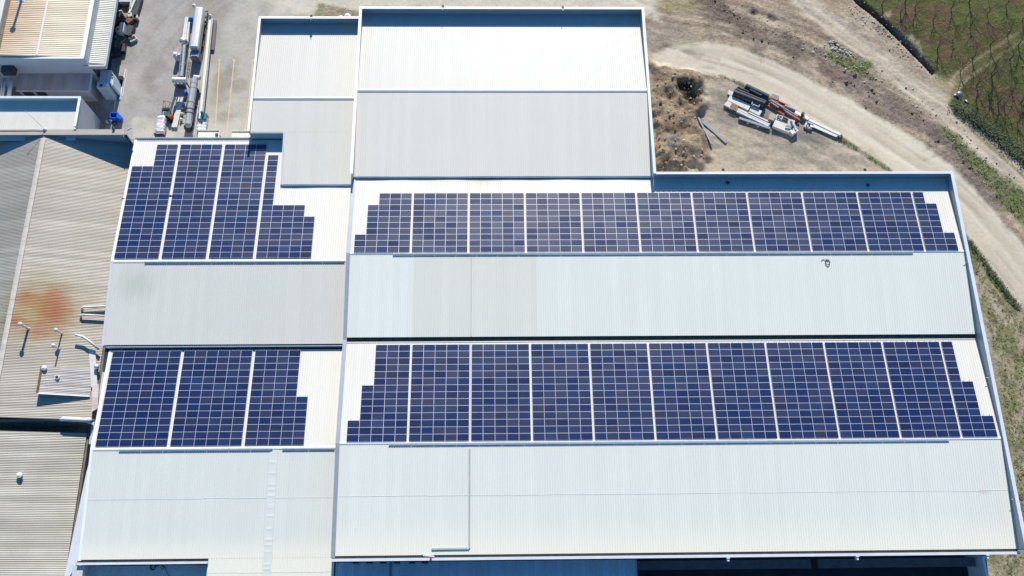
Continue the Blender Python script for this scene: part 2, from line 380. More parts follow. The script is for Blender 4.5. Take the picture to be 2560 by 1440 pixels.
# ------------------------------------------------------------------ mesh helpers
class MB:
    def __init__(s): s.v = []; s.f = []; s.m = []
    def poly(s, pts, mi=0):
        n = len(s.v); s.v += [tuple(p) for p in pts]; s.f.append(tuple(range(n, n + len(pts)))); s.m.append(mi); return s
    def box(s, x0, x1, y0, y1, z0, z1, mi=0, zz=None):
        """axis box; zz = (z0, z1) at the y1 side when the box slopes along Y"""
        a, b = zz if zz else (z0, z1)
        n = len(s.v)
        s.v += [(x0, y0, z0), (x1, y0, z0), (x1, y1, a), (x0, y1, a), (x0, y0, z1), (x1, y0, z1), (x1, y1, b), (x0, y1, b)]
        s.f += [tuple(n + i for i in q) for q in ((0, 3, 2, 1), (4, 5, 6, 7), (0, 1, 5, 4), (1, 2, 6, 5), (2, 3, 7, 6), (3, 0, 4, 7))]
        s.m += [mi] * 6
        return s
    def obox(s, c, l, w, h, ang, mi=0, tilt=0):
        """box centred on c (x, y, zbase), length l along heading ang, width w, height h"""
        ca, sa = math.cos(ang), math.sin(ang)
        n = len(s.v)
        for dz in (0, h):
            for (a, b) in ((-l / 2, -w / 2), (l / 2, -w / 2), (l / 2, w / 2), (-l / 2, w / 2)):
                s.v.append((c[0] + a * ca - b * sa, c[1] + a * sa + b * ca, c[2] + dz + a * tilt))
        s.f += [tuple(n + i for i in q) for q in ((0, 3, 2, 1), (4, 5, 6, 7), (0, 1, 5, 4), (1, 2, 6, 5), (2, 3, 7, 6), (3, 0, 4, 7))]
        s.m += [mi] * 6
        return s
    def prism(s, pts, z0, z1, mi=0):
        """vertical prism over a polygon of (x, y); z1 may be a list"""
        k = len(pts); n = len(s.v)
        zt = z1 if isinstance(z1, (list, tuple)) else [z1] * k
        ar = sum(pts[i][0] * pts[(i + 1) % k][1] - pts[(i + 1) % k][0] * pts[i][1] for i in range(k))
        if ar < 0: pts = pts[::-1]; zt = list(zt)[::-1]
        s.v += [(p[0], p[1], z0) for p in pts] + [(p[0], p[1], zt[i]) for i, p in enumerate(pts)]
        s.f.append(tuple(n + i for i in range(k))[::-1]); s.f.append(tuple(n + k + i for i in range(k)))
        for i in range(k): s.f.append((n + i, n + (i + 1) % k, n + k + (i + 1) % k, n + k + i))
        s.m += [mi] * (k + 2)
        return s
    def tube(s, pts, r, seg=10, mi=0, cap=True, close=False):
        pts = [Vector(p) for p in pts]
        rr = r if isinstance(r, (list, tuple)) else [r] * len(pts)
        n0 = len(s.v)
        prev = None
        for i, p in enumerate(pts):
            if close: d = pts[(i + 1) % len(pts)] - pts[i - 1]
            else: d = pts[min(i + 1, len(pts) - 1)] - pts[max(i - 1, 0)]
            d.normalize()
            ref = Vector((0, 0, 1)) if abs(d.z) < 0.9 else Vector((0, 1, 0))
            if prev is not None: ref = prev
            a = d.cross(ref).normalized(); b = a.cross(d).normalized(); prev = b
            for k in range(seg):
                t = 2 * math.pi * k / seg
                s.v.append(tuple(p + (a * math.cos(t) + b * math.sin(t)) * rr[i]))
        m = len(pts)
        for i in range(m if close else m - 1):
            j = (i + 1) % m
            for k in range(seg):
                s.f.append((n0 + i * seg + k, n0 + j * seg + k, n0 + j * seg + (k + 1) % seg, n0 + i * seg + (k + 1) % seg)); s.m.append(mi)
        if cap and not close:
            s.f.append(tuple(n0 + k for k in range(seg))); s.m.append(mi)
            s.f.append(tuple(n0 + (m - 1) * seg + k for k in range(seg))[::-1]); s.m.append(mi)
        return s
    def lathe(s, c, prof, seg=16, mi=0):
        """revolved profile [(r, z)...] about the vertical through c"""
        n0 = len(s.v)
        for (r, z) in prof:
            for k in range(seg):
                t = 2 * math.pi * k / seg
                s.v.append((c[0] + r * math.cos(t), c[1] + r * math.sin(t), c[2] + z))
        for i in range(len(prof) - 1):
            for k in range(seg):
                s.f.append((n0 + i * seg + k, n0 + i * seg + (k + 1) % seg, n0 + (i + 1) * seg + (k + 1) % seg, n0 + (i + 1) * seg + k)); s.m.append(mi)
        s.f.append(tuple(n0 + k for k in range(seg))[::-1]); s.m.append(mi)
        s.f.append(tuple(n0 + (len(prof) - 1) * seg + k for k in range(seg))); s.m.append(mi)
        return s
    def ribbed(s, o, u, v, nrm, lu, lv, pitch, h=0.038, wt=0.05, wb=0.10, mi=0, th=0.0):
        """sheet with corner o, extent lu along u (ribs repeat along u) and lv along v (ribs run along v)"""
        o, u, v, nrm = Vector(o), Vector(u).normalized(), Vector(v).normalized(), Vector(nrm).normalized()
        xs = [(0, 0)]
        k = int(lu / pitch)
        for i in range(k):
            c = (i + 0.5) * pitch
            xs += [(c - wb / 2, 0), (c - wt / 2, h), (c + wt / 2, h), (c + wb / 2, 0)]
        xs.append((lu, 0))
        n = len(s.v)
        for (a, z) in xs:
            s.v.append(tuple(o + u * a + nrm * z)); s.v.append(tuple(o + u * a + v * lv + nrm * z))
        flip = u.cross(v).dot(nrm) < 0
        for i in range(len(xs) - 1):
            q = (n + 2 * i, n + 2 * i + 2, n + 2 * i + 3, n + 2 * i + 1)
            s.f.append(q[::-1] if flip else q); s.m.append(mi)
        return s
    def build(s, name, mats, parent=None, smooth=False, origin=None):
        me = bpy.data.meshes.new(name)
        o = Vector(origin) if origin is not None else None
        vv = [tuple(Vector(p) - o) for p in s.v] if o is not None else s.v
        me.from_pydata(vv, [], s.f)
        mats = mats if isinstance(mats, (list, tuple)) else [mats]
        for m_ in mats: me.materials.append(M[m_] if isinstance(m_, str) else m_)
        if len(mats) > 1: me.polygons.foreach_set('material_index', s.m)
        if smooth: me.polygons.foreach_set('use_smooth', [True] * len(me.polygons))
        me.update()
        ob = bpy.data.objects.new(name, me)
        COL.objects.link(ob)
        if o is not None: ob.location = o
        if parent:
            ob.parent = parent
            # parents are empties with no rotation: keep world placement
            base = Vector(parent.location)
            pp = parent.parent
            while pp: base += Vector(pp.location); pp = pp.parent
            ob.location = Vector(ob.location) - base
        return ob

def tag(o, label, cat, group=None, kind=None):
    o['label'] = label; o['category'] = cat
    if group: o['group'] = group
    if kind: o['kind'] = kind
    return o
def thing(name, label, cat, loc=(0, 0, 0), group=None):
    o = bpy.data.objects.new(name, None); COL.objects.link(o)
    o.location = loc; o.empty_display_size = 0.5
    return tag(o, label, cat, group)
def struct(o): o['kind'] = 'structure'; return o

T5 = math.tan(math.radians(5.0))
N_N = (0, math.sin(math.radians(5)), math.cos(math.radians(5)))     # normal of a north slope
N_S = (0, -math.sin(math.radians(5)), math.cos(math.radians(5)))
def slope_sheet(mb, x0, x1, yt, zt, ye, pitch=0.34, **k):
    """ribbed slope from the top line (yt, zt) down to ye, 5 degrees"""
    L_ = abs(ye - yt)
    v = Vector((0, ye - yt, -L_ * T5))
    mb.ribbed((x0, yt, zt), (1, 0, 0), v, N_N if ye > yt else N_S, x1 - x0, v.length, pitch, **k)
    return mb

# ================================================================== THE BUILDINGS
# ---- long warehouse with the two rows of solar arrays (B)
BX0, BX1 = 11.5, 103.0
B = thing('warehouse', 'long white twin gabled warehouse carrying the two widest rows of solar panels', 'warehouse', (57, -2, 0))
ZR = 9.5
slope_sheet(MB(), BX0, BX1, 12.9, ZR, 25.6).build('roof', 'roof_white', B)
slope_sheet(MB(), BX0, BX1, 12.9, ZR, 0.32).build('roof', 'roof_south_upper', B)
slope_sheet(MB(), BX0, BX1, -15.05, ZR, -0.30).build('roof', 'roof_white', B)
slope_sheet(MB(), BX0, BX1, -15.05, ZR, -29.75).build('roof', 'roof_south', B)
for yr in (12.9, -15.05):
    mb = MB()
    mb.poly([(BX0, yr - 0.16, ZR + 0.045), (BX1, yr - 0.16, ZR + 0.045), (BX1, yr, ZR + 0.075), (BX0, yr, ZR + 0.075)])
    mb.poly([(BX0, yr, ZR + 0.075), (BX1, yr, ZR + 0.075), (BX1, yr + 0.16, ZR + 0.045), (BX0, yr + 0.16, ZR + 0.045)])
    mb.build('ridge_capping', 'cap', B)
# walls, inset under the roof
mb = MB()
mb.box(BX0 + 0.1, BX1, -29.6, -29.4, 0, 8.0); mb.box(BX0 + 0.1, BX1, 25.4, 25.6, 0, 8.3)
mb.box(BX0 + 0.1, BX0 + 0.3, -29.4, 25.4, 0, 8.0); mb.box(BX1 - 0.2, BX1, -29.4, 25.4, 0, 8.0)
mb.build('wall', 'wall_panel', B)
PT = 9.97
mb = MB(); mb.box(57.42, BX1, 25.6, 25.85, 8.0, PT); mb.build('parapet', 'parapet_in', B)
mb = MB(); mb.box(BX1, BX1 + 0.28, -29.95, 25.85, 7.9, PT); mb.build('parapet', 'parapet_in', B)
mb = MB(); mb.box(57.42, BX1 + 0.36, 25.53, 25.93, PT, PT + 0.06); mb.build('parapet_capping', 'cap_mid', B)
mb = MB(); mb.box(BX1 - 0.07, BX1 + 0.42, -30.0, 25.53, PT, PT + 0.06); mb.build('parapet_capping', 'cap_mid', B)
for y in np.arange(-27, 24, 6.1):
    pass
# west barge: raised flat capping along the left wall
mb = MB()
for (ya, za, yb, zb) in ((-30.0, 8.32, -15.05, 9.62), (-15.05, 9.62, 0.0, 8.35), (0.0, 8.35, 12.9, 9.62), (12.9, 9.62, 25.5, 8.52)):
    mb.box(BX0 - 0.55, BX0, ya, yb, za - 0.35, za, zz=(zb - 0.35, zb))
mb.build('barge_capping', 'cap_grey', B)
# valley box gutter and southern eave gutter
mb = MB(); mb.box(BX0, BX1, -0.34, 0.36, 7.95, 8.02); mb.build('valley_gutter', 'gutter_dirty', B)
mb = MB(); mb.box(BX0, BX1, -0.48, -0.42, 8.03, 8.28); mb.build('flashing', 'cap_grey', B)
mb = MB(); mb.box(BX0, BX1, -30.08, -29.7, 7.95, 8.0, 0)
mb.build('eave_gutter', 'gutter_dirty', B)
mb = MB(); mb.box(BX0 - 0.55, BX1 + 0.3, -30.45, -30.09, 7.95, 8.26); mb.build('fascia', 'cap_mid', B)
# lap joints on the southern slopes
for (yl, zl) in ((-22.1, ZR - 7.05 * T5),):
    mb = MB()
    for k in range(23):
        x = BX0 + 0.1 + k * 3.97
        dy = U(-0.03, 0.03)
        mb.box(x, x + 3.95, yl + dy - 0.018, yl + dy + 0.018, zl + 0.002, zl + 0.026)
    mb.build('lap_joint', 'lap', B)

# ---- taller shed at the top of the picture (C)
CX0, CX1 = 11.35, 57.1
Cb = thing('warehouse', 'tall plain white gabled shed with no solar panels, north of the long warehouse', 'warehouse', (34, 40, 0))
ZC = 9.92
slope_sheet(MB(), CX0, CX1, 40.35, ZC, 55.55).build('roof', 'roof_white_tall', Cb)
slope_sheet(MB(), CX0, CX1, 40.35, ZC, 25.85).build('roof', 'roof_pale', Cb)
mb = MB()
mb.poly([(CX0, 40.05, ZC + 0.04), (CX1, 40.05, ZC + 0.04), (CX1, 40.35, ZC + 0.085), (CX0, 40.35, ZC + 0.085)])
mb.poly([(CX0, 40.35, ZC + 0.085), (CX1, 40.35, ZC + 0.085), (CX1, 40.65, ZC + 0.04), (CX0, 40.65, ZC + 0.04)])
mb.poly([(CX0, 40.05, ZC - 0.02), (CX1, 40.05, ZC - 0.02), (CX1, 40.05, ZC + 0.04), (CX0, 40.05, ZC + 0.04)])
mb.build('ridge_capping', 'cap_grey', Cb)
CT = 10.24
mb = MB(); mb.box(CX0 - 0.25, CX0, 25.6, 55.8, 0, CT); mb.build('wall', 'wall_panel', Cb)
mb = MB(); mb.box(CX1, CX1 + 0.28, 25.62, 55.8, 0, CT); mb.build('wall', 'wall_panel', Cb)
mb = MB(); mb.box(CX0, CX1, 55.55, 55.8, 0, CT); mb.build('wall', 'parapet_in', Cb)
mb = MB(); mb.box(CX0, CX1, 25.9, 26.1, 7.9, 8.55); mb.build('wall', 'wall_panel', Cb)
mb = MB(); mb.box(CX0 - 0.36, CX1 + 0.38, 55.48, 55.89, CT, CT + 0.06); mb.build('parapet_capping', 'cap', Cb)
mb = MB(); mb.box(CX0 - 0.42, CX0 + 0.04, 25.6, 55.48, CT, CT + 0.06); mb.build('parapet_capping', 'cap', Cb)
mb = MB(); mb.box(CX1 - 0.04, CX1 + 0.38, 25.55, 55.48, CT, CT + 0.06); mb.build('parapet_capping', 'cap_mid', Cb)
# rounded eave gutter, slightly uneven along its length
def round_gutter(x0, x1, y, z, r, parent, seg=12):
    mb = MB(); n = int((x1 - x0) / 1.2)
    base = len(mb.v)
    for i in range(n + 1):
        x = x0 + (x1 - x0) * i / n
        sag = 0.025 * math.sin(i * 0.9) + 0.02 * math.sin(i * 0.37 + 1)
        for k in range(seg + 1):
            t = math.pi * (0.5 + k / seg)                     # half round, open at the top, then rolled lip
            mb.v.append((x, y - math.sin(t - math.pi / 2) * r * 0.0 + math.cos(t) * r * 0.0 - r * math.sin(math.pi * k / seg) , z + sag + r * math.cos(math.pi * k / seg)))
    for i in range(n):
        for k in range(seg):
            a = base + i * (seg + 1) + k
            mb.f.append((a, a + seg + 1, a + seg + 2, a + 1)[::-1]); mb.m.append(0)
    o = mb.build('eave_gutter', 'gutter', parent, smooth=True)
    return o
round_gutter(CX0 + 0.1, CX1 - 0.1, 25.88, 8.5, 0.2, Cb)
mb2 = MB(); yl = 35.3; zl = ZC - (40.35 - yl) * T5; mb2.box(CX0, CX1, yl - 0.03, yl + 0.03, zl + 0.002, zl + 0.04); pass

# ---- lower shed west of it (D), stepped at its south-west corner
DX0, DX1 = -5.68, 10.9
D = thing('warehouse', 'smaller white gabled shed with a stepped south-west corner, left of the tall shed', 'warehouse', (3, 40, 0))
ZD = 7.43
slope_sheet(MB(), DX0, DX1, 40.45, ZD, 55.55).build('roof', 'roof_white_tall', D)
slope_sheet(MB(), DX0, DX1, 40.45, ZD, 34.65).build('roof', 'roof_pale', D)
mb = MB(); v = Vector((0, -8.85, -8.85 * T5)); mb.ribbed((-0.3, 34.65, ZD - 5.8 * T5), (1, 0, 0), v, N_S, DX1 + 0.3, v.length, 0.34)
mb.build('roof', 'roof_pale', D)
mb = MB()
mb.poly([(DX0, 40.17, ZD + 0.04), (DX1, 40.17, ZD + 0.04), (DX1, 40.45, ZD + 0.085), (DX0, 40.45, ZD + 0.085)])
mb.poly([(DX0, 40.45, ZD + 0.085), (DX1, 40.45, ZD + 0.085), (DX1, 40.73, ZD + 0.04), (DX0, 40.73, ZD + 0.04)])
mb.poly([(DX0, 40.17, ZD - 0.02), (DX1, 40.17, ZD - 0.02), (DX1, 40.17, ZD + 0.04), (DX0, 40.17, ZD + 0.04)])
mb.build('ridge_capping', 'cap_grey', D)
DT = 7.66
mb = MB(); mb.box(DX0, DX1, 55.55, 55.8, 0, DT); mb.build('wall', 'parapet_in', D)
mb = MB(); mb.box(DX0 - 0.2, DX0, 34.4, 55.8, 0, DT); mb.build('wall', 'wall_pale', D)
mb = MB(); mb.box(DX0, -0.45, 34.45, 34.63, 0, 6.86); mb.build('wall', 'wall_panel', D)
mb = MB(); mb.box(-0.5, -0.31, 25.9, 34.63, 0, 6.05, zz=(0, 6.84)); mb.build('wall', 'wall_panel', D)
mb = MB(); mb.box(-0.3, DX1, 25.9, 26.06, 0, 6.05); mb.build('wall', 'wall_panel', D)
mb = MB(); mb.box(DX0 - 0.3, DX1, 55.48, 55.89, DT, DT + 0.06); mb.build('parapet_capping', 'cap', D)
mb = MB(); mb.box(DX0 - 0.32, DX0 + 0.06, 34.35, 55.48, DT, DT + 0.06); mb.build('parapet_capping', 'cap', D)
mb = MB(); mb.box(DX0, -0.4, 34.42, 34.6, 6.74, 6.93); mb.build('eave_gutter', 'cap_grey', D)
mb = MB(); mb.box(-0.5, -0.31, 25.75, 34.64, 6.12, 6.22, zz=(6.88, 7.0)); mb.build('barge_capping', 'cap_mid', D)
round_gutter(-0.3, DX1 - 0.3, 25.8, 6.02, 0.19, D)

# ---- left warehouse with the two smaller rows (A)
AX0, AX1 = -24.1, 10.9
A2X0 = -23.15
A = thing('warehouse', 'left warehouse with a stepped valley and the two shorter rows of solar panels', 'warehouse', (-7, 2, 0))
Z1, Z2 = 7.03, 6.62
slope_sheet(MB(), AX0, AX1, 12.75, Z1, 34.2).build('roof', 'roof_white', A)
slope_sheet(MB(), AX0, AX1, 12.75, Z1, 0.1).build('roof', 'roof_left', A)
slope_sheet(MB(), A2X0, AX1, -15.1, Z2, -0.55).build('roof', 'roof_white', A)
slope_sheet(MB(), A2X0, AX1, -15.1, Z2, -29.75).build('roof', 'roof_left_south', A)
zz_ = Z2 - 14.65 * T5
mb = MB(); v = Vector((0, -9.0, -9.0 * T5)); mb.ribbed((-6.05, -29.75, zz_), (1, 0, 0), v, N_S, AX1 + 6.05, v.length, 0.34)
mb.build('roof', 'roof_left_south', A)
for (yr, zr, x0) in ((12.75, Z1, AX0), (-15.1, Z2, A2X0)):
    mb = MB()
    mb.poly([(x0, yr - 0.2, zr + 0.045), (AX1, yr - 0.2, zr + 0.045), (AX1, yr, zr + 0.08), (x0, yr, zr + 0.08)])
    mb.poly([(x0, yr, zr + 0.08), (AX1, yr, zr + 0.08), (AX1, yr + 0.2, zr + 0.045), (x0, yr + 0.2, zr + 0.045)])
    mb.build('ridge_capping', 'cap', A)
mb = MB(); mb.box(AX0 + 0.1, -5.7, 33.8, 33.98, 0, 5.1); mb.build('wall', 'wall_panel', A)
mb = MB(); mb.box(AX0 + 0.1, AX0 + 0.28, 0.2, 33.8, 0, 5.0); mb.build('wall', 'wall_panel', A)
mb = MB(); mb.box(A2X0 + 0.1, A2X0 + 0.28, -29.5, -0.4, 0, 5.0); mb.build('wall', 'wall_panel', A)
mb = MB(); mb.box(AX0 + 0.28, AX1, -0.2, 0.0, 4.9, 5.8); mb.build('wall', 'wall_panel', A)
mb = MB(); mb.box(AX0, AX1, -0.26, -0.02, 5.66, 5.76); mb.build('valley_gutter', 'gutter', A)
mb = MB(); mb.box(A2X0, AX1, -0.52, -0.22, 5.02, 5.08); mb.build('valley_gutter', 'gutter_dirty', A)
mb = MB(); mb.box(A2X0, -6.1, -29.7, -29.5, 0, 5.0); mb.build('wall', 'wall_panel', A)
mb = MB(); mb.box(A2X0 - 0.3, -6.1, -30.1, -29.74, 5.0, 5.06); mb.build('eave_gutter', 'gutter_dirty', A)
mb = MB(); mb.box(A2X0 - 0.5, -6.1, -30.42, -30.11, 4.95, 5.3); mb.build('fascia', 'cap_mid', A)
mb = MB(); mb.box(AX0 - 0.3, -5.7, 34.02, 34.4, 4.95, 5.2); mb.box(AX0 - 0.3, -5.7, 34.42, 34.62, 4.95, 5.32); mb.build('eave_gutter', 'cap_grey', A)
mb = MB()
mb.box(AX0 - 0.32, AX0 + 0.02, 12.75, 34.4, Z1 - 0.2, Z1 + 0.07, zz=(5.0, 5.2))
mb.build('barge_capping', 'cap', A)
mb = MB(); mb.box(AX0 - 0.32, AX0 + 0.02, 0.0, 12.7, 5.7, 5.98, zz=(6.84, 7.09)); mb.build('barge_capping', 'cap_mid', A)
mb = MB()
mb.box(A2X0 - 0.32, A2X0 + 0.05, -15.1, -0.55, Z2 - 0.2, Z2 + 0.08, zz=(5.15, 5.42))
mb.box(A2X0 - 0.32, A2X0 + 0.05, -29.9, -15.1, 5.13, 5.38, zz=(Z2 - 0.2, Z2 + 0.08))
mb.build('barge_capping', 'cap', A)
for (yl, z0_, xa, xb) in ((-21.9, Z2 - 6.8 * T5, A2X0, AX1), (-31.6, Z2 - 16.5 * T5, -6.0, AX1)):
    mb = MB()
    x = xa
    while x < xb - 0.2:
        w = min(3.9, xb - x); dy = U(-0.04, 0.04)
        mb.box(x, x + w - 0.03, yl + dy - 0.018, yl + dy + 0.018, z0_ + 0.002, z0_ + 0.026); x += w
    mb.build('lap_joint', 'lap', A)
mb = MB(); mb.box(-5.9, -5.72, -38.4, -30.0, 0, 4.5); mb.box(AX1 - 0.3, AX1 - 0.1, -38.4, -30.0, 0, 4.5); mb.box(-5.72, AX1 - 0.3, -38.5, -38.3, 0, 4.5); mb.build('wall', 'wall_pale', A)
# creased translucent strip on the southern slope
mb = MB()
ys = np.arange(-15.4, -32.9, -0.12)
xs_ = [1.35, 1.52, 1.9, 2.28, 2.45]
creases = [-17.1, -18.6, -20.1, -20.8, -21.6, -22.9, -23.2, -24.3, -26.0, -27.4, -28.1, -29.0, -30.6, -31.2, -32.2]
n0 = 0
for y in ys:
    z = Z2 - (-15.1 - y) * T5
    bu = sum(0.03 * math.exp(-((y - c) / 0.11) ** 2) for c in creases)
    for k, x in enumerate(xs_):
        e = 0 if k in (0, 4) else 1
        mb.v.append((x, y, z + 0.045 + e * (0.012 + bu * (1 if k != 2 else 0.7)) ))
for i in range(len(ys) - 1):
    for k in range(4):
        a = i * 5 + k
        mb.f.append((a, a + 1, a + 6, a + 5)[::-1]); mb.m.append(0)
mb.build('skylight_strip', 'fibre', A, smooth=True)
# step between A and the long warehouse
mb = MB(); mb.box(AX1, AX1 + 0.04, -36, 25.5, 5.0, 5.2)
# pale ledge along the west wall of the lower half
def pp(z, *pts): return [(at(u, v_, z).x, at(u, v_, z).y) for (u, v_) in pts]
mb = MB(); mb.prism(pp(4.6, (216, 1180), (236, 1110), (236, 1200), (196, 1398), (172, 1445), (160, 1445)), 4.3, 4.6)
mb.build('ledge', 'cap_mid', A)
mb = MB(); mb.prism(pp(3.9, (252, 880), (285, 880), (262, 1000), (240, 1040), (228, 1110), (222, 1110)), 3.6, 3.9)
mb.build('ledge', 'wall_pale', A)

# ---- stained flat roof behind the lower-left eave
F0 = thing('flat_roof_annex', 'stained grey concrete flat roof in shade at the bottom left', 'annex', (-15, -32, 0))
mb = MB(); mb.box(A2X0 + 0.3, -6.2, -40, -30.5, 0, 3.4); mb.build('roof_slab', 'roof_dull', F0)
mb = MB(); mb.box(-6.2, -6.0, -40, -30.5, 0, 5.0); mb.build('wall', 'wall_pale', F0)
mb = MB(); mb.box(A2X0 - 1.1, A2X0 + 0.3, -40, -30.5, 0, 4.9); mb.build('parapet', 'wall_pale', F0)

# ---- blue-grey annex in the shade south of the long warehouse
Fb = thing('annex', 'low ribbed metal annex in deep shade below the long warehouse', 'annex', (28, -33, 0))
ax0, ax1 = at(846, 1420, 6).x, at(1590, 1420, 6).x
mb = MB(); v = Vector((0, -9, -9 * T5 * 0.3)); mb.ribbed((ax0, -30.5, 6.0), (1, 0, 0), v, (0, 0, 1), ax1 - ax0, v.length, 0.3, h=0.04)
mb.build('roof', 'roof_blue', Fb)
mb = MB(); mb.box(ax0, ax1, -39, -30.6, 0, 5.6); mb.build('wall', 'wall_panel', Fb)
mb = MB(); mb.box(ax1, ax1 + 0.15, -39.5, -30.5, 5.3, 6.08); mb.build('barge_capping', 'cap_grey', Fb)
xs = at(974, 1420, 6).x; mb = MB(); mb.box(xs, xs + 0.3, -39.5, -30.5, 6.03, 6.09); mb.build('box_flashing', 'steel_blue', Fb)
for u in (887, 921, 955, 990, 1027, 1059):
    p = at(u + 3, 1406, 6.1)
    mb = MB(); mb.box(p.x - 0.42, p.x + 0.42, p.y - 0.12, p.y + 0.08, 6.03, 6.2); mb.build('vent_slot', 'black', Fb)
mb = MB(); mb.box(ax0 - 0.4, ax0, -39.5, -30.5, 0, 5.9); mb.build('wall', 'wall_pale', Fb)

# ---- sunken yard right of it
Yd = thing('yard_wall', 'white capped wall closing the dark yard at the bottom right', 'wall', (99, -33, 0))
xw = at(2455, 1420, 4).x
mb = MB(); mb.box(xw, xw + 0.45, -40, -30.5, 0, 4.0); mb.build('wall_face', 'wall_panel', Yd)
mb = MB(); mb.box(xw + 0.3, xw + 0.62, -40, -30.5, 4.0, 4.07); mb.build('capping', 'cap', Yd)
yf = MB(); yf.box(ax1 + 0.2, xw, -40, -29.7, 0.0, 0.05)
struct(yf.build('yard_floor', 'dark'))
cv = thing('canopy', 'dark flat canopy strip under the right end of the long eave', 'canopy', (75, -31, 0))
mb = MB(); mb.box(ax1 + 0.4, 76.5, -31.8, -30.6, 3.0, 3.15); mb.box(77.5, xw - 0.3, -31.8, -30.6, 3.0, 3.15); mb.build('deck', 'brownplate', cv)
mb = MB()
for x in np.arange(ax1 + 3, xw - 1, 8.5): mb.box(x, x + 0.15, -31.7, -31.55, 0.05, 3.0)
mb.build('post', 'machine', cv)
# brackets on the fascia
for i, (u, v_) in enumerate(((1820, 1390), (2143, 1388), (2468, 1383))):
    p = at(u, v_, 8.2)
    o = MB().box(p.x - 0.13, p.x + 0.13, -30.95, -30.46, 7.6, 8.22).box(p.x - 0.2, p.x + 0.2, -30.6, -30.47, 8.22, 8.32).build('rainwater_head', 'cap_mid')
    tag(o, ['small white rainwater head on the long eave, leftmost of three', 'small white rainwater head on the long eave, middle of three', 'small white rainwater head by the right end of the long eave'][i], 'rainwater head', 'rainwater heads on the long eave')

# ---- old gabled building on the left (G)
GX, GXE, GXW = -37.9, -25.0, -50.6
GZ, GE = 6.95, 4.15
GN, GS = 34.1, -10.55
G = thing('old_factory', 'old weathered corrugated gable roof with rust stains and a flat topped end wall', 'factory', (-38, 12, 0))
def g_z(x): return GZ - abs(x - GX) * (GZ - GE) / (GXE - GX)
w_e = Vector((GXE - GX, 0, GE - GZ))
n_e = Vector((GZ - GE, 0, GXE - GX)).normalized()
w_w = Vector((-(GXE - GX), 0, GE - GZ)); n_w = Vector((-(GZ - GE), 0, GXE - GX)).normalized()
MB().ribbed((GX, GS, GZ), (0, 1, 0), w_e, n_e, GN - GS, w_e.length, 0.235, h=0.024, wt=0.05, wb=0.16).build('roof', 'roof_old', G)
MB().ribbed((GX, GS, GZ), (0, 1, 0), w_w, n_w, GN - GS, w_w.length, 0.235, h=0.024, wt=0.05, wb=0.16).build('roof', 'roof_old', G)
mb = MB()
for i in range(38):
    y0 = GS + (GN - GS - 0.6) * i / 38; y1 = GS + (GN - GS - 0.6) * (i + 1) / 38 + 0.02
    dz = 0.012 * (i % 2) + U(0, 0.01)
    for (sx) in (1, -1):
        mb.poly([(GX, y0, GZ + 0.16 + dz), (GX, y1, GZ + 0.16 + dz), (GX + sx * 0.38, y1, GZ + 0.03 + dz), (GX + sx * 0.38, y0, GZ + 0.03 + dz)][::(-1 if sx > 0 else 1)])
mb.build('ridge_capping', mat('old_ridge_cap', (0.50, 0.45, 0.38), 0.7, var=0.15, scale=1), G)
mb = MB(); mb.box(GXW, GXE, GN, GN + 0.16, 0, GZ + 0.10); mb.build('end_wall', 'parapet_in', G)
mb = MB(); mb.box(GXW, GXE - 0.4, GN - 0.02, GN + 0.95, GZ + 0.10, GZ + 0.16); mb.build('coping', mat('stained_coping', (0.36, 0.33, 0.26), 0.8, var=0.2, scale=0.5, col2=(0.42, 0.36, 0.32)), G)
mb = MB(); mb.box(GXE - 0.28, GXE - 0.1, GS, GN, 0, GE - 0.1); mb.box(GXW, GXE - 0.3, GS, GS + 0.2, 0, GE); mb.build('wall', 'wall_pale', G)
mb = MB(); mb.box(GXE + 0.0, GXE + 0.32, GS, GN, GE - 0.22, GE - 0.12); mb.build('eave_gutter', 'gutter_dirty', G)
mb = MB(); mb.poly([(GXE - 0.42, GN, GZ + 0.1), (GXE, GN, GZ + 0.1), (GXE + 0.75, GN - 1.0, GE + 0.05), (GXE + 0.2, GN, GE - 0.2)][::-1]); mb.box(GXE - 0.5, GXE - 0.38, GN - 0.3, GN, GE, GZ + 0.1)
mb.build('end_flashing', 'parapet_in', G)
# conduit on the coping and white brackets
mb = MB(); mb.tube([at(0, 326, 7.2), at(60, 326, 7.2), at(85, 325, 7.2), at(111, 327, 7.2)], 0.04, 6); o = mb.build('conduit', 'rust')
tag(o, 'thin rusty conduit lying along the old end wall coping', 'conduit')
ms = thing('guy_mast', 'thin leaning white mast from the old end wall over the low white roof', 'mast', at(113, 325, 7.15))
mb = MB(); mb.tube([at(113, 324, 7.3), at(64, 278, 9.9)], 0.035, 6); mb.build('pole', 'white_paint', ms)
mb = MB(); mb.lathe(at(113, 324, 7.12), [(0.3, 0), (0.3, 0.12), (0.12, 0.3)], 10); mb.build('foot_plate', 'white_paint', ms)
mb = MB(); mb.lathe(at(64, 278, 9.9), [(0.06, -.08), (0.1, 0), (0.06, 0.1)], 8); mb.build('tip', 'galv', ms)
o = MB().tube([at(318, 326, 7.2), at(328, 319, 7.5), at(331, 323, 7.2)], 0.1, 8).tube([at(318, 326, 7.2), at(326, 322, 7.2)], 0.1, 8).build('wall_bracket', 'white_paint')
tag(o, 'small white bracket on the corner of the old end wall', 'bracket')

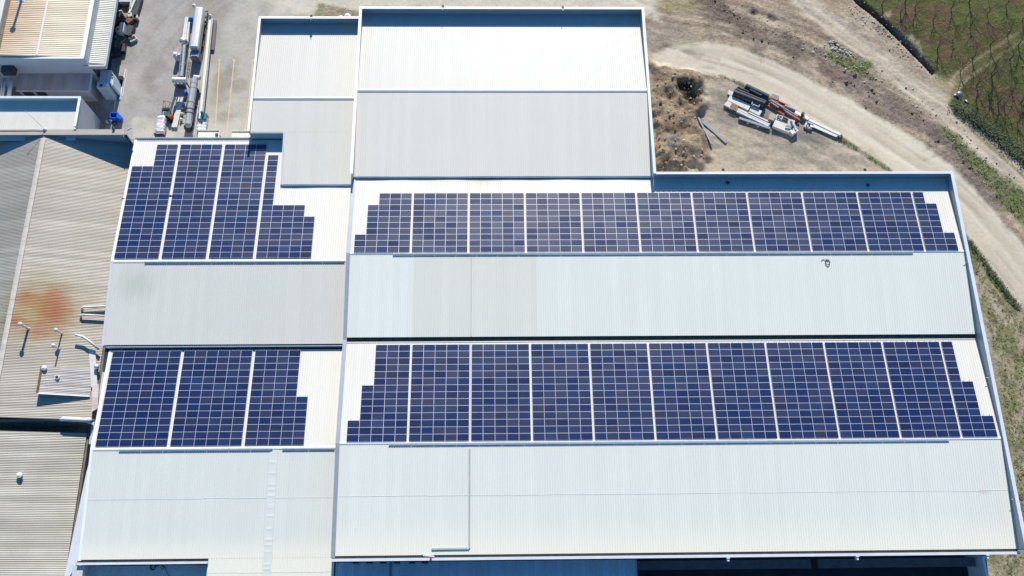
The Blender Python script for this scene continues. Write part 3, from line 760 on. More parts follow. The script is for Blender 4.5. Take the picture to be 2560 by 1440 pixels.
# lower old roof (H) south of it
H = thing('old_factory', 'lower weathered corrugated roof with a small white vent, bottom left', 'factory', (-38, -24, 0))
hx = at(217, 1085, 3.9).x
hN = at(100, 1082, 4.5).y
hz = lambda x: 3.9 + (hx - x) * (GZ - GE) / (GXE - GX)
u_ = Vector((-27.0, 0, 27.0 * (GZ - GE) / (GXE - GX))); nn = Vector((GZ - GE, 0, GXE - GX)).normalized()
MB().ribbed((hx, hN - 26, 3.9), (0, 1, 0), u_, nn, 26, u_.length, 0.235, h=0.032, wt=0.05, wb=0.16).build('roof', 'roof_old_low', H)
mb = MB(); mb.box(hx + 0.02, hx + 0.3, hN - 26, hN, 3.66, 3.74); mb.build('eave_gutter', 'gutter_dirty', H)
mb = MB(); mb.box(hx - 0.3, hx - 0.1, hN - 26, hN - 0.1, 0, 3.7); mb.box(hx - 27, hx - 0.3, hN - 0.3, hN - 0.1, 0, 3.8); mb.build('wall', 'wall_pale', H)
# trusses crossing the dark slot between the two old roofs
tr = thing('slot_frame', 'thin steel frames crossing the dark slot between the two old roofs', 'steel frame', (-36, -12, 0))
for u in (2, 28, 55, 84, 110, 138, 167):
    a = at(u + 2, 1050, 3.6); b_ = at(u, 1078, 3.6)
    mb = MB(); mb.tube([(a.x, a.y, 3.4), (b_.x, b_.y, 3.4)], 0.03, 5); mb.build('frame_bar', 'rust', tr)
mb = MB(); a = at(0, 1063, 2.6); b_ = at(170, 1063, 2.6); mb.tube([a, b_], 0.04, 5); mb.build('tie_bar', 'galv', tr)
o = MB().lathe(at(52, 1189, hz(at(52, 1189, 6).x) + 0.1), [(0.28, 0), (0.3, 0.25), (0.42, 0.3), (0.4, 0.5), (0.1, 0.62)], 12).build('roof_vent', 'white_paint', smooth=False)
tag(o, 'small white cowl vent alone on the lower old roof', 'vent')
for (u, v_) in ((163, 1392), (158, 1402), (156, 1412), (152, 1425), (60, 1322)):
    pass

# things on the old roof
def vent_pipe(label, ub, vb, ut, vt, h, r, cap_r, elbow=True, m='white_paint'):
    x = at(ub, vb, 5.5).x; z = g_z(x); b0 = at(ub, vb, z); z = g_z(b0.x); b0 = at(ub, vb, z)
    t = thing('vent_pipe', label, 'vent pipe', b0, 'vent pipes on the old roof')
    tp = b0 + Vector((0, 0, h))
    MB().tube([b0 - Vector((0, 0, 0.1)), tp], r, 10).build('pipe', m, t)
    MB().lathe(b0, [(r * 2.2, -0.08), (r * 1.1, 0.14)], 10).build('base_flashing', 'galv', t)
    MB().lathe(tp, [(cap_r * 0.9, -0.05), (cap_r, 0.1), (cap_r * 0.75, 0.26), (cap_r * 0.2, 0.36)], 12).build('cowl', m, t)
    return t
vent_pipe('tallest old-roof vent pipe with a white cowl, over the rust stain', 71, 822, 52, 814, 2.3, 0.16, 0.32)
vent_pipe('slim vent pipe with a white cowl right of the rust stain', 155, 834, 145, 828, 1.8, 0.1, 0.3)
vent_pipe('slim vent pipe with a white cowl just below its neighbour', 149, 873, 139, 869, 1.9, 0.1, 0.3)
vent_pipe('stubby vent with the largest white dome, by the lean-to hatch', 119, 925, 112, 917, 1.0, 0.18, 0.42)
b0 = at(146, 945, g_z(at(146, 945, 5).x) + 0.35)
t = thing('open_flue', 'short open white flue on the raised hatch roof', 'flue', b0)
mb = MB(); mb.lathe(b0, [(0.34, 0), (0.3, 0.5)], 12); mb.build('collar', 'white_paint', t)
MB().lathe(b0 + Vector((0, 0, 0.502)), [(0.22, 0), (0.22, 0.01)], 12).build('opening', 'black', t)
# raised hatch: sheet lifted at its west end
zc = lambda x: g_z(x)
xa, xb = at(100, 985, 5.8).x, at(226, 985, 4.4).x
ya, yb = at(100, 985, 6.2).y, at(100, 917, 6.2).y
hh = 0.95
t = thing('raised_hatch', 'raised weathered roof hatch lifted at its left end, below the vents', 'roof hatch', ((xa + xb) / 2, (ya + yb) / 2, 5.2))
v = Vector((xb - xa, 0, (zc(xb) + 0.12) - (zc(xa) + hh)))
nn = Vector((-v.z, 0, v.x)).normalized()
MB().ribbed((xa, ya, zc(xa) + hh), (0, 1, 0), v, nn, yb - ya, v.length, 0.235, h=0.035, wt=0.05, wb=0.16).build('lid', ridge_mat('hatch_sheet', [(0, (0.47, 0.435, 0.39))], streak_axis='Y', pitch=0.4, amp=0.18, dirt=(0.25, 0.2, 0.17), dirt_amt=0.5), t)
mb = MB(); mb.poly([(xa, ya, zc(xa) - 0.1), (xb, ya, zc(xb) - 0.1), (xb, ya, zc(xb) + 0.12), (xa, ya, zc(xa) + hh)])
mb.poly([(xa, yb, zc(xa) - 0.1), (xb, yb, zc(xb) - 0.1), (xb, yb, zc(xb) + 0.12), (xa, yb, zc(xa) + hh)][::-1])
mb.poly([(xa, ya, zc(xa) - 0.1), (xa, yb, zc(xa) - 0.1), (xa, yb, zc(xa) + hh), (xa, ya, zc(xa) + hh)])
mb.build('side_sheet', 'wall_pale', t)
MB().box(xa - 0.12, xa + 0.18, ya, yb, zc(xa) + hh - 0.05, zc(xa) + hh + 0.09).build('edge_flashing', 'rust', t)
mb = MB(); mb.tube([(xa, ya - 0.03, zc(xa) + hh + 0.05), (xb, ya - 0.03, zc(xb) + 0.17)], 0.07, 6); mb.build('edge_roll', 'cap', t)
# ducts leaving the wall of the left warehouse
def duct(name, label, pts, r, m='white_paint', grp=None, seg=12):
    o = MB().tube(pts, r, seg).build(name, m, smooth=True)
    return tag(o, label, 'duct', grp)
z_ = 6.0
duct('duct', 'upper of two short white pipes reaching onto the old roof', [at(263, 766, 4.75), at(209, 768, 5.4), at(205, 770, 5.3), at(206, 774, 4.9)], 0.17)
duct('duct', 'lower of two short white pipes reaching onto the old roof', [at(261, 790, 4.75), at(205, 787, 5.4), at(201, 789, 5.3), at(203, 793, 4.9)], 0.16)
duct('duct', 'bent white duct running down to the stepped valley gutter', [at(187, 836, 5.9), at(207, 842, 5.6), at(222, 852, 5.4), at(247, 873, 4.95)], [0.16, 0.18, 0.19, 0.19])
o = duct('duct', 'thick white pipe along the dark slot at the end of the old roof', [at(152, 1049, 5.5), at(158, 1047, 5.6), at(212, 1050, 5.0), at(222, 1050, 4.9), at(226, 1054, 4.4)], [0.28, 0.3, 0.3, 0.38, 0.42])
t = thing('turbine_vent', 'shiny silver ball vent in the gap beside the left warehouse', 'turbine vent', at(245, 920, 4.2))
MB().lathe(at(245, 920, 4.2), [(0.15, 0), (0.15, 0.4)], 12).build('neck', 'galv', t)
MB().lathe(at(244, 918, 4.6), [(0.1, 0), (0.34, 0.12), (0.42, 0.32), (0.32, 0.55), (0.1, 0.66)], 14).build('ball', 'silver', t, smooth=True)
b0 = pp(4.6, (222, 872), (238, 872), (243, 968), (228, 968))
o = MB().prism(b0, 4.45, 4.6).build('walk_board', 'concrete_white'); tag(o, 'long pale board over the eave of the old roof', 'board')
o = MB().prism(pp(4.7, (231, 965), (247, 960), (245, 1020), (229, 1030)), 4.62, 4.7).build('walk_board', 'pinkstrip'); tag(o, 'short pinkish board with red streaks at the old eave', 'board')

# ---- top-left factory group
J = thing('factory_hall', 'factory hall with a cream roof rusting orange toward the left', 'factory', (-44, 58, 0))
# roof plane falls gently to the east
jz = 8.2
c_se = at(203, 143, jz); 
jx1, jy0 = c_se.x, c_se.y
jx0 = at(3, 120, jz + 0.4).x
u_ = Vector((jx0 - jx1, 0, 0.55)); nn = Vector((-u_.z, 0, u_.x)).normalized()
if nn.z < 0: nn = -nn
MB().ribbed((jx1, jy0, jz), (0, 1, 0), u_, nn, 26, u_.length, 0.36, h=0.05, wt=0.07, wb=0.2).build('roof', 'roof_rust', J)
xx = at(92, 143, jz + 0.3).x; MB().box(xx - 0.2, xx + 0.12, jy0 + 0.2, jy0 + 26, jz + 0.33, jz + 0.37).build('skylight_strip', 'fibre', J)
lz = jz - 4.2
jp = at(228, 180, lz)
MB().box(jx0 - 12, jx1 + 0.5, jy0 - 0.32, jy0 - 0.12, 0, jz + 0.12).build('wall', 'wall_pale', J)
MB().box(jx0 - 12, jx1 + 0.5, jy0 - 0.36, jy0 - 0.02, jz + 0.12, jz + 0.18).build('parapet_capping', 'cap', J)
MB().box(jx1 + 0.05, jx1 + 0.5, jy0 - 0.1, jy0 + 26, 0, jz + 0.10).build('wall', 'wall_pale', J)
MB().box(jx1 - 0.1, jx1 + 0.55, jy0 - 0.0, jy0 + 26, jz + 0.10, jz + 0.16).build('parapet_capping', 'cap', J)
MB().box(jx0 - 0.7, jx0 - 0.05, jy0 + 0.1, jy0 + 26, jz + 0.2, jz + 0.3).build('box_gutter', 'gutter_dirty', J)
MB().box(jx0 - 12, jx0 - 0.72, jy0 + 0.1, jy0 + 26, jz + 0.1, jz + 0.9).build('roof', 'roof_pale', J)
# dark awning patch on the south wall, with pipes below
MB().box(at(10, 155, 6).x, at(40, 155, 6).x, jy0 - 1.5, jy0 - 0.36, 5.2, 6.4).build('awning', 'machine', J)
# mast on the hall
mp_ = at(55, 2, jz + 0.35)
ms = thing('flue', 'tall flue on the rusting factory roof casting a long shadow', 'flue', mp_)
MB().tube([mp_, mp_ + Vector((0, 0, 3.4))], 0.2, 10).build('pipe', 'galv', ms)
MB().lathe(mp_ + Vector((0, 0, 3.4)), [(0.2, 0), (0.45, 0.15), (0.45, 0.35), (0.1, 0.6)], 12).build('cowl', 'galv', ms)
MB().lathe(mp_, [(0.75, 0.0), (0.7, 0.06), (0.25, 0.3)], 14).build('base_flashing', 'ac', ms)
# strip roof lower on the east side
Ms = thing('lean_to', 'narrow lean-to with a bright ribbed cream roof beside the factory hall', 'lean-to', (-32, 58, 0))
mz = 6.6
q = at(214, 158, mz); q2 = at(258, 160, mz)
mx0, mx1, my0 = q.x - 0.2, q2.x, q.y
v = Vector((mx1 - mx0, 0, -0.35)); nn = Vector((-v.z, 0, v.x)).normalized()
MB().ribbed((mx0, my0, mz), (0, 1, 0), v, nn, 24, v.length, 0.36, h=0.07, wt=0.07, wb=0.2).build('roof', ridge_mat('cream_ribbed', [(0, (0.74, 0.70, 0.58))], streak_axis='Y', pitch=0.36, amp=0.05), Ms)
MB().box(mx1 + 0.02, mx1 + 0.3, my0 - 0.2, my0 + 24, 5.7, mz - 0.3).build('fascia', 'wall_pale', Ms)
MB().box(mx0, mx1 + 0.3, my0 - 0.5, my0 - 0.22, 5.7, mz - 0.1).build('fascia', 'wall_pale', Ms)
MB().box(mx0, mx1 - 2.0, my0 - 0.1, my0 + 24, 0, 5.2).build('wall', 'machine', Ms)  # near-black wall colour stands in for the shade inside the open shed
# brown lower roof
Lb = thing('outbuilding', 'low brown stained roof between the factory hall and the flat white roof', 'outbuilding', (-41, 47, 0))
a = at(228, 180, lz); b_ = at(226, 226, lz - 0.35)
lx1 = a.x; ly1, ly0 = jy0 - 0.4, b_.y
lx0 = at(42, 200, lz).x
v = Vector((0, ly0 - ly1, -0.35)); nn = Vector((0, -0.35, -(ly0 - ly1))).normalized()
MB().ribbed((lx0, ly1, lz), (1, 0, 0), v, nn, lx1 - lx0, v.length, 0.3, h=0.04, wt=0.06, wb=0.12).build('roof', 'roof_brown', Lb)
MB().box(lx0, lx1, ly0 - 0.12, ly0 - 0.02, lz - 0.5, lz - 0.28).build('eave_gutter', 'cap_mid', Lb)
MB().box(lx0 + 0.1, lx1 - 0.1, ly0 + 0.1, ly0 + 0.3, 0, lz - 0.45).build('wall', 'wall_pale', Lb)
MB().box(lx1 - 0.3, lx1 - 0.1, ly0 + 0.3, ly1, 0, lz - 0.4).build('wall', 'wall_pale', Lb)
MB().box(lx1, lx1 + 0.3, ly0, ly1, lz - 0.34, lz - 0.1, zz=(lz - 0.1, lz + 0.08)).build('barge_capping', 'cap_mid', Lb)
for u in (72, 104):
    p = at(u, 232, 2.6)
    w = MB().box(p.x - 0.8, p.x + 0.8, ly0 + 0.04, ly0 + 0.099, 1.2, 3.0).build('window', 'machine', Lb)
# pipes at far left
for i, u in enumerate((4, 10, 25)):
    a = at(u + 4, 196, 5); b_ = at(u - 3, 242, 5)
    o = MB().tube([a, b_], 0.16 if i < 2 else 0.3, 10).build('pipe_run', 'cream' if i < 2 else 'cap_mid', smooth=True)
    tag(o, ['thin cream pipe at the very left edge beside the brown roof', 'second thin cream pipe beside the brown roof', 'thick white pipe next to the brown roof, right of the cream pipes'][i], 'pipe')
# white low building K
K = thing('outbuilding', 'small white flat roofed building with a corner parapet, left of the yard', 'outbuilding', (-43, 38, 0))
kz = 7.45
ke = -32.95; kn = 40.75
MB().box(-60, ke, kn - 0.25, kn, 0, kz).build('wall', 'wall_panel', K)
MB().box(ke - 0.25, ke, GN + 1.3, kn - 0.25, 0, kz).build('wall', 'wall_pale', K)
MB().box(-60, ke + 0.06, kn - 0.32, kn + 0.07, kz, kz + 0.06).build('parapet_capping', 'cap_mid', K)
MB().box(ke - 0.32, ke + 0.08, GN + 1.3, kn - 0.32, kz, kz + 0.06).build('parapet_capping', 'cap', K)
v = Vector((0, -7, -0.2)); MB().ribbed((-60, kn - 0.25, kz - 1.0), (1, 0, 0), v, (0, 0, 1), 60 + ke - 0.25, v.length, 0.3, h=0.03).build('roof', 'roof_white', K)
MB().box(-32.93, -32.85, 35.9, 37.1, 0, 2.2).build('door', 'cap', K)
# machinery cabinet
cz_ = 2.5
t = thing('chiller_unit', 'pale blue cabinet machine standing in the shaded corner by the brown roof', 'machine', at(268, 228, 0))
MB().prism(pp(3.4, (252, 176), (278, 175), (278, 208), (247, 208)), 0.1, 3.4).build('cabinet', 'ac', t)
MB().prism(pp(4.1, (243, 206), (268, 206), (267, 219), (241, 218)), 0.1, 4.1).build('cabinet', 'ac', t)
MB().prism(pp(3.2, (278.5, 177), (284, 186), (283, 212), (278.5, 214)), 0.1, 3.2).build('side_cabinet', 'ac', t)
p = at(253, 213, 4.15); MB().lathe(p, [(0.22, -0.05), (0.22, 0.06)], 10).build('fan', 'black', t)
for (u, v_) in ((280, 194), (281, 187)):
    p = at(u, v_, 3.25); MB().lathe(p, [(0.16, -0.05), (0.16, 0.03)], 8).build('fan', 'black', t)

# ================================================================== GUTTER TRAYS, CABLES
def tray(label, pts, w, zf, grp=None, m='tray', parts=True):
    t = thing('cable_tray', label, 'cable tray', (pts[0][0], pts[0][1], zf(*pts[0])), grp)
    for (a, b) in zip(pts[:-1], pts[1:]):
        n = max(1, int(math.hypot(b[0] - a[0], b[1] - a[1]) / 3.0))
        mb = MB()
        for i in range(n):
            p = (a[0] + (b[0] - a[0]) * i / n, a[1] + (b[1] - a[1]) * i / n)
            q = (a[0] + (b[0] - a[0]) * (i + 1) / n, a[1] + (b[1] - a[1]) * (i + 1) / n)
            dx, dy = q[0] - p[0], q[1] - p[1]; l = math.hypot(dx, dy); nx, ny = -dy / l * w / 2, dx / l * w / 2
            g = 0.006
            P1 = (p[0] + dx * g, p[1] + dy * g); Q1 = (q[0] - dx * g, q[1] - dy * g)
            za, zb = zf(*P1), zf(*Q1); base = len(mb.v); hgt = 0.08
            for (pt, z) in ((P1, za), (Q1, zb)):
                mb.v += [(pt[0] - nx, pt[1] - ny, z), (pt[0] + nx, pt[1] + ny, z), (pt[0] + nx, pt[1] + ny, z + hgt), (pt[0] - nx, pt[1] - ny, z + hgt)]
            mb.f += [tuple(base + k for k in f_) for f_ in ((0, 1, 2, 3), (4, 7, 6, 5), (3, 2, 6, 7), (0, 4, 5, 1), (1, 5, 6, 2), (0, 3, 7, 4))]; mb.m += [0] * 6
        mb.build('tray_run', m, t)
    return t
def bz(x, y, off):
    if y > 0: return ZR - abs(y - 12.9) * T5 + off
    return ZR - abs(y + 15.05) * T5 + off
xt = at(1178, 745, 8.9).x
tray('thin conduit line crossing the upper southern slope of the long roof', [(xt, 12.3), (xt, 0.4)], 0.10, lambda x, y: bz(x, y, 0.05))
xt2 = at(1174, 1240, 8.9).x
tray('wide grey cable tray down the lowest slope, turning left at the eave', [(xt2, -15.9), (xt2, -28.95), (at(1078, 1383, 8.3).x, -28.98)], 0.24, lambda x, y: bz(x, y, 0.06))
tray('conduit running in the gap between two lower solar arrays', [(xt2, -0.6), (xt2, -14.9)], 0.08, lambda x, y: bz(x, y, 0.05))
tray('long ridge cable tray above the upper array row of the long roof', [(at(982, 636, ZR).x, 12.76), (at(2283, 634, ZR).x, 12.76)], 0.16, lambda x, y: ZR + 0.13)
tray('long ridge cable tray below the lower array row of the long roof', [(at(972, 1110, ZR).x, -15.2), (at(2372, 1098, ZR).x, -15.2)], 0.16, lambda x, y: ZR + 0.13)
tray('ridge cable tray under the upper left array row', [(at(362, 655, Z1).x, 12.6), (at(862, 655, Z1).x, 12.6)], 0.16, lambda x, y: Z1 + 0.13)
tray('longer ridge cable tray under the lower left array row', [(at(298, 1124, Z2).x, -15.26), (at(682, 1121, Z2).x, -15.26)], 0.16, lambda x, y: Z2 + 0.13)
tray('short ridge cable tray right of the creased strip', [(at(706, 1121, Z2).x, -15.26), (at(838, 1119, Z2).x, -15.26)], 0.16, lambda x, y: Z2 + 0.13)
# loose cable coil on the roof
c0 = at(2068, 657, 9.25)
pts = []
for i in range(60):
    t_ = i / 59 * 2 * math.pi * 2.2
    rr = 0.36 + 0.05 * math.sin(i * 1.3)
    pts.append((c0.x + rr * math.cos(t_ + 1.6) * 0.85, c0.y + rr * math.sin(t_ + 1.6) * 1.1, bz(c0.x, c0.y, 0.06) + 0.02 + 0.0015 * i))
pts += [(c0.x - 0.2, c0.y + 0.5, bz(0, c0.y, 0.2)), (c0.x - 0.7, c0.y + 0.45, bz(0, c0.y, 0.1)), (c0.x - 0.95, c0.y + 0.2, bz(0, c0.y, 0.07))]
o = MB().tube(pts, 0.035, 6).build('cable_coil', 'machine'); tag(o, 'loose coil of dark cable lying on the upper long roof', 'cable coil')
# flag and sheet at the eave
t = thing('loose_sheet', 'loose white sheet with a red end at the lower eave of the long roof', 'sheet', at(1070, 1388, 8.3))
MB().prism(pp(8.33, (1055, 1384), (1085, 1389), (1087, 1393), (1058, 1390)), 8.28, 8.33).build('sheet', 'white_paint', t)
p = at(1077, 1396, 8.32); MB().box(p.x - 0.14, p.x + 0.14, p.y - 0.16, p.y + 0.16, 8.27, 8.36).build('flag', 'red', t)
# cables on the stained flat roof
def cable(label, pts, r=0.03):
    o = MB().tube(pts, r, 6).build('hose', 'black'); return tag(o, label, 'hose')
zr = 3.44
def circ(u, v_, rad, n=24):
    c = at(u, v_, zr); return [(c.x + rad * math.cos(2 * math.pi * i / n), c.y + rad * math.sin(2 * math.pi * i / n), zr + 0.05) for i in range(n + 1)]
cable('dark hose coil with a trailing end on the stained flat roof', circ(382, 1418, 0.36) + circ(383, 1418, 0.3) + [at(400, 1412, zr), at(408, 1413, zr)], 0.045)
cable('thin black cable with one loop right of the hose coil', [at(390, 1413, zr), at(402, 1411, zr)] + circ(407, 1419, 0.2) + [at(411, 1415, zr), at(416, 1428, zr), at(423, 1442, zr)])
o = MB().tube([at(233, 1445, zr), at(238, 1416, zr), at(246, 1414, zr)], 0.04, 6).build('conduit', 'white_paint'); tag(o, 'thin white conduit lying on the stained flat roof', 'conduit')

# ================================================================== SOLAR ARRAYS
PW, PH, PX, PY = 1.632, 0.992, 1.65, 1.012
def panel_mesh():
    mb = MB(); w, h, b, t = PW / 2, PH / 2, 0.019, 0.035
    mb.box(-w, w, -h, -h + b, 0, t); mb.box(-w, w, h - b, h, 0, t); mb.box(-w, -w + b, -h + b, h - b, 0, t); mb.box(w - b, w, -h + b, h - b, 0, t)
    mb.poly([(-w + b, -h + b, t - 0.004), (w - b, -h + b, t - 0.004), (w - b, h - b, t - 0.004), (-w + b, h - b, t - 0.004)], 1)
    mb.poly([(-w + b, -h + b, 0.004), (-w + b, h - b, 0.004), (w - b, h - b, 0.004), (w - b, -h + b, 0.004)], 0)
    return mb
pm = panel_mesh()
me = bpy.data.meshes.new('solar_panel')
me.from_pydata(pm.v, [], pm.f); me.materials.append(M['frame']); me.materials.append(M['cells'])
me.polygons.foreach_set('material_index', pm.m); me.update()
rail_cache = {}
def rail_mesh(n):
    if n not in rail_cache:
        mb = MB(); mb.box(-0.02, 0.02, -0.06, n * PY + 0.28, -0.045, -0.002)
        m_ = bpy.data.meshes.new('mounting_rail'); m_.from_pydata(mb.v, [], mb.f); m_.materials.append(M['galv']); m_.update()
        rail_cache[n] = m_
    return rail_cache[n]
TILT = -math.radians(5.0)
def block(label, cols, x0, y0, z0, group, tone):
    """cols: rows present in each column counted from the ridge (south) edge; y0, z0 the south edge on the roof"""
    up = 0.115
    t = thing('solar_array', label, 'solar array', (x0 + len(cols) * PX / 2, y0, z0), group)
    ct, st = math.cos(TILT), math.sin(TILT)
    for c, n in enumerate(cols):
        xc = (c + 0.5) * PX - len(cols) * PX / 2
        for off in (-0.42, 0.42):
            r_ = bpy.data.objects.new('mounting_rail', rail_mesh(n)); COL.objects.link(r_); r_.parent = t
            r_.location = (xc + off, 0, up); r_.rotation_euler = (TILT, 0, 0)
        for k in range(n):
            o = bpy.data.objects.new('solar_panel', me); COL.objects.link(o); o.parent = t
            d = (k + 0.5) * PY
            o.location = (xc, d * ct, up + d * st); o.rotation_euler = (TILT, 0, 0)
            h = random.random(); g = U(0.92, 1.09)
            base = (0.0035, 0.0135, 0.064) if h < 0.74 else ((0.006, 0.012, 0.054) if h < 0.88 else ((0.002, 0.018, 0.076) if h < 0.97 else (0.009, 0.013, 0.045)))
            o.color = (base[0] * g * tone, base[1] * g * tone, base[2] * g * (0.5 + 0.5 * tone), 1)
    return t
ORD = ['first', 'second', 'third', 'fourth', 'fifth', 'sixth', 'seventh', 'eighth', 'ninth', 'tenth', 'last']
Dg = 5 * PX + 0.262
for (nr, x0, y0, row, steps) in ((10, 12.026, 12.947, 'upper', (3, 8)), (14, 12.404, -14.912, 'lower', (3, 8))):
    for k in range(11):
        if k == 0:
            cols = [steps[0], steps[1], nr, nr, nr]; lab = f'solar array stepped at its left end, first of the {row} row, long roof'
        elif k == 10:
            cols = [nr, 8, 3]; lab = f'narrow solar array stepped at its right end, last of the {row} row, long roof'
        else:
            cols = [nr] * 5; lab = f'full solar array, {ORD[k]} block from the left, {row} row of the long roof'
        block(lab, cols, x0 + k * Dg, y0, ZR - max(0, (y0 - 12.9) if y0 > 0 else (y0 + 15.05)) * T5, 'solar arrays on the roofs', 1.0)
GA = 0.409
x = -23.994
la = ['upper left solar array with a missing top left corner, at the roof edge', 'full rectangular solar array second from the left on the upper left roof', 'solar array partly shaded by the stepped shed at its top right corner', 'irregular solar array with a single tall column and stepped right side, upper left roof']
for k, cols in enumerate(([16, 16, 20, 20], [20] * 4, [20] * 4, [18, 9, 9, 9, 7])):
    block(la[k], cols, x, 13.145, Z1 - 0.4 * T5, 'solar arrays on the roofs', 1.15); x += 4 * PX + GA
x = -22.836
la = ['wide solar array at the left edge of the lower left roof', 'wide solar array in the middle of the lower left roof', 'solar array with one short extra column, right end of the lower left roof']
for k, cols in enumerate(([14] * 6, [14] * 6, [14, 14, 14, 14, 7])):
    block(la[k], cols, x, -14.814, Z2 - 0.28 * T5, 'solar arrays on the roofs', 1.0); x += 6 * PX + GA
# conduit clips crossing the upper left arrays
for (u, v_, lab) in ((309, 497, 'small dark clip on the white edge of the upper left roof'), (427, 489, 'small dark clip in the gap between the first two upper left arrays')):
    p = at(u, v_, 6.1); o = MB().box(p.x - 0.3, p.x + 0.2, p.y - 0.06, p.y + 0.06, p.z - 0.1, p.z + 0.1).box(p.x - 0.22, p.x + 0.1, p.y - 0.09, p.y - 0.06, p.z - 0.1, p.z).build('pipe_clip', 'machine'); tag(o, lab, 'clip')

# small black vents and wall lights
for (u, v_, lab) in ((1819, 457, 'small black roof vent in the blue shade, left of two'), (2169, 463, 'small black roof vent in the blue shade, right of two')):
    p = at(u, v_, 8.6); o = MB().lathe((p.x, p.y, bz(p.x, p.y, 0.0)), [(0.22, 0), (0.22, 0.22), (0.27, 0.24), (0.2, 0.34)], 12).build('roof_vent', 'black'); tag(o, lab, 'vent', 'black vents on the shaded roof strip')
def flood(u, v_, z, dx, dy, lab):
    p = at(u, v_, z)
    t = thing('wall_light', lab, 'wall light', p, 'black floodlights on the outer walls')
    MB().box(p.x - 0.2, p.x + 0.2, p.y - 0.2, p.y + 0.2, z - 0.12, z).build('lamp_head', 'black', t)
    MB().tube([p - Vector((0, 0, 0.06)), p - Vector((dx, dy, 0.06))], 0.04, 6).build('arm', 'cap_mid', t)
flood(1808, 424, 9.6, 0, 0.75, 'left black wall light on the parapet above the pipe stacks')
flood(2163, 424, 9.6, 0, 0.75, 'right black wall light on the parapet above the shaded roof strip')
flood(1107, 14, 10.4, 0, 0.8, 'left black wall light on the top wall of the tall shed')
flood(1407, 16, 10.4, 0, 0.8, 'right black wall light on the top wall of the tall shed')
flood(778, 39, 8.1, 0, 0.8, 'black wall light on the top wall of the smaller stepped shed')
flood(2427, 656, 9.6, 1.0, 0, 'uppermost black wall light on the right hand parapet')
flood(2484, 944, 9.6, 1.0, 0, 'middle black wall light on the right hand parapet')
flood(2548, 1248, 9.6, 1.0, 0, 'lowest black wall light on the right hand parapet')
flood(283, 321, 7.4, 0, -0.3, 'black wall light on the old end wall near the blue bin')
# parapet joint clips
#__PART2__
# ================================================================== GROUND
rs = np.random.RandomState(11)
_tab = rs.rand(256, 256)
def vnoise(x, y, seed=0):
    x = x + seed * 17.31; y = y + seed * 5.77
    xi = np.floor(x).astype(int); yi = np.floor(y).astype(int)
    fx = x - xi; fy = y - yi
    fx = fx * fx * (3 - 2 * fx); fy = fy * fy * (3 - 2 * fy)
    g = lambda a, b: _tab[a & 255, b & 255]
    return (g(xi, yi) * (1 - fx) + g(xi + 1, yi) * fx) * (1 - fy) + (g(xi, yi + 1) * (1 - fx) + g(xi + 1, yi + 1) * fx) * fy
def fbm(x, y, s, o=5, seed=0, gain=0.5):
    r = 0; a = 1; t = 0
    for k in range(o):
        r = r + a * vnoise(x * s, y * s, seed + k * 3); t += a; a *= gain; s *= 2.03
    return r / t
xs = np.concatenate([np.arange(-64, 56, 0.5), np.arange(56, 138, 0.3)])
ys = np.arange(-46, 80, 0.33)
GXm, GYm = np.meshgrid(xs, ys)
nz = (fbm(GXm, GYm, 0.35, 5, 1) - 0.5)
nz2 = (fbm(GXm, GYm, 1.1, 4, 9) - 0.5)
def w2(pts): return np.array([[at(u, v_, 0).x, at(u, v_, 0).y] for (u, v_) in pts])
def seg_dist(P, closed=False, arc=False):
    best = np.full(GXm.shape, 1e9); S = np.zeros(GXm.shape); SD = np.zeros(GXm.shape); acc = 0
    n = len(P)
    for i in range(n if closed else n - 1):
        a = P[i]; b = P[(i + 1) % n]; d = b - a; L2 = (d ** 2).sum() + 1e-9
        t = np.clip(((GXm - a[0]) * d[0] + (GYm - a[1]) * d[1]) / L2, 0, 1)
        dx = GXm - (a[0] + t * d[0]); dy = GYm - (a[1] + t * d[1])
        D = np.hypot(dx, dy); c = np.sign(d[0] * dy - d[1] * dx)
        m = D < best; best = np.where(m, D, best); S = np.where(m, acc + t * math.sqrt(L2), S); SD = np.where(m, D * c, SD)
        acc += math.sqrt(L2)
    return best, S, SD
def inside(P):
    r = np.zeros(GXm.shape, bool); n = len(P)
    for i in range(n):
        a = P[i]; b = P[(i + 1) % n]
        c = ((a[1] > GYm) != (b[1] > GYm)) & (GXm < (b[0] - a[0]) * (GYm - a[1]) / (b[1] - a[1] + 1e-12) + a[0])
        r ^= c
    return r
def ss(x, a, b):
    t = np.clip((x - a) / (b - a), 0, 1); return t * t * (3 - 2 * t)
def area(pts, soft=0.5, ragged=1.5):
    P = w2(pts); d, _, _ = seg_dist(P, True); sd = np.where(inside(P), d, -d) + nz * ragged * 2 + nz2 * ragged * 0.5
    return ss(sd, -soft, soft)
def stroke(pts, width, soft=0.4, ragged=0.6):
    d, s, sd = seg_dist(w2(pts)); return ss(-(d + nz * ragged * 2 + nz2 * ragged * 0.6), -(width / 2 + soft), -(width / 2 - soft)), s, sd
col = np.zeros(GXm.shape + (3,)); grain = np.full(GXm.shape, 0.8)
H_ = np.zeros(GXm.shape)
def put(mask, c, g=None):
    global grain
    col[:] = col * (1 - mask[..., None]) + np.array(c) * mask[..., None]
    if g is not None: grain = grain * (1 - mask) + g * mask
DIRT = (0.35, 0.272, 0.185)
col[:] = DIRT
put(ss(fbm(GXm, GYm, 0.12, 4, 21), 0.42, 0.62) * 0.6, (0.39, 0.325, 0.245))
put(ss(fbm(GXm, GYm, 0.5, 4, 25), 0.50, 0.64) * 0.6, (0.225, 0.175, 0.13))
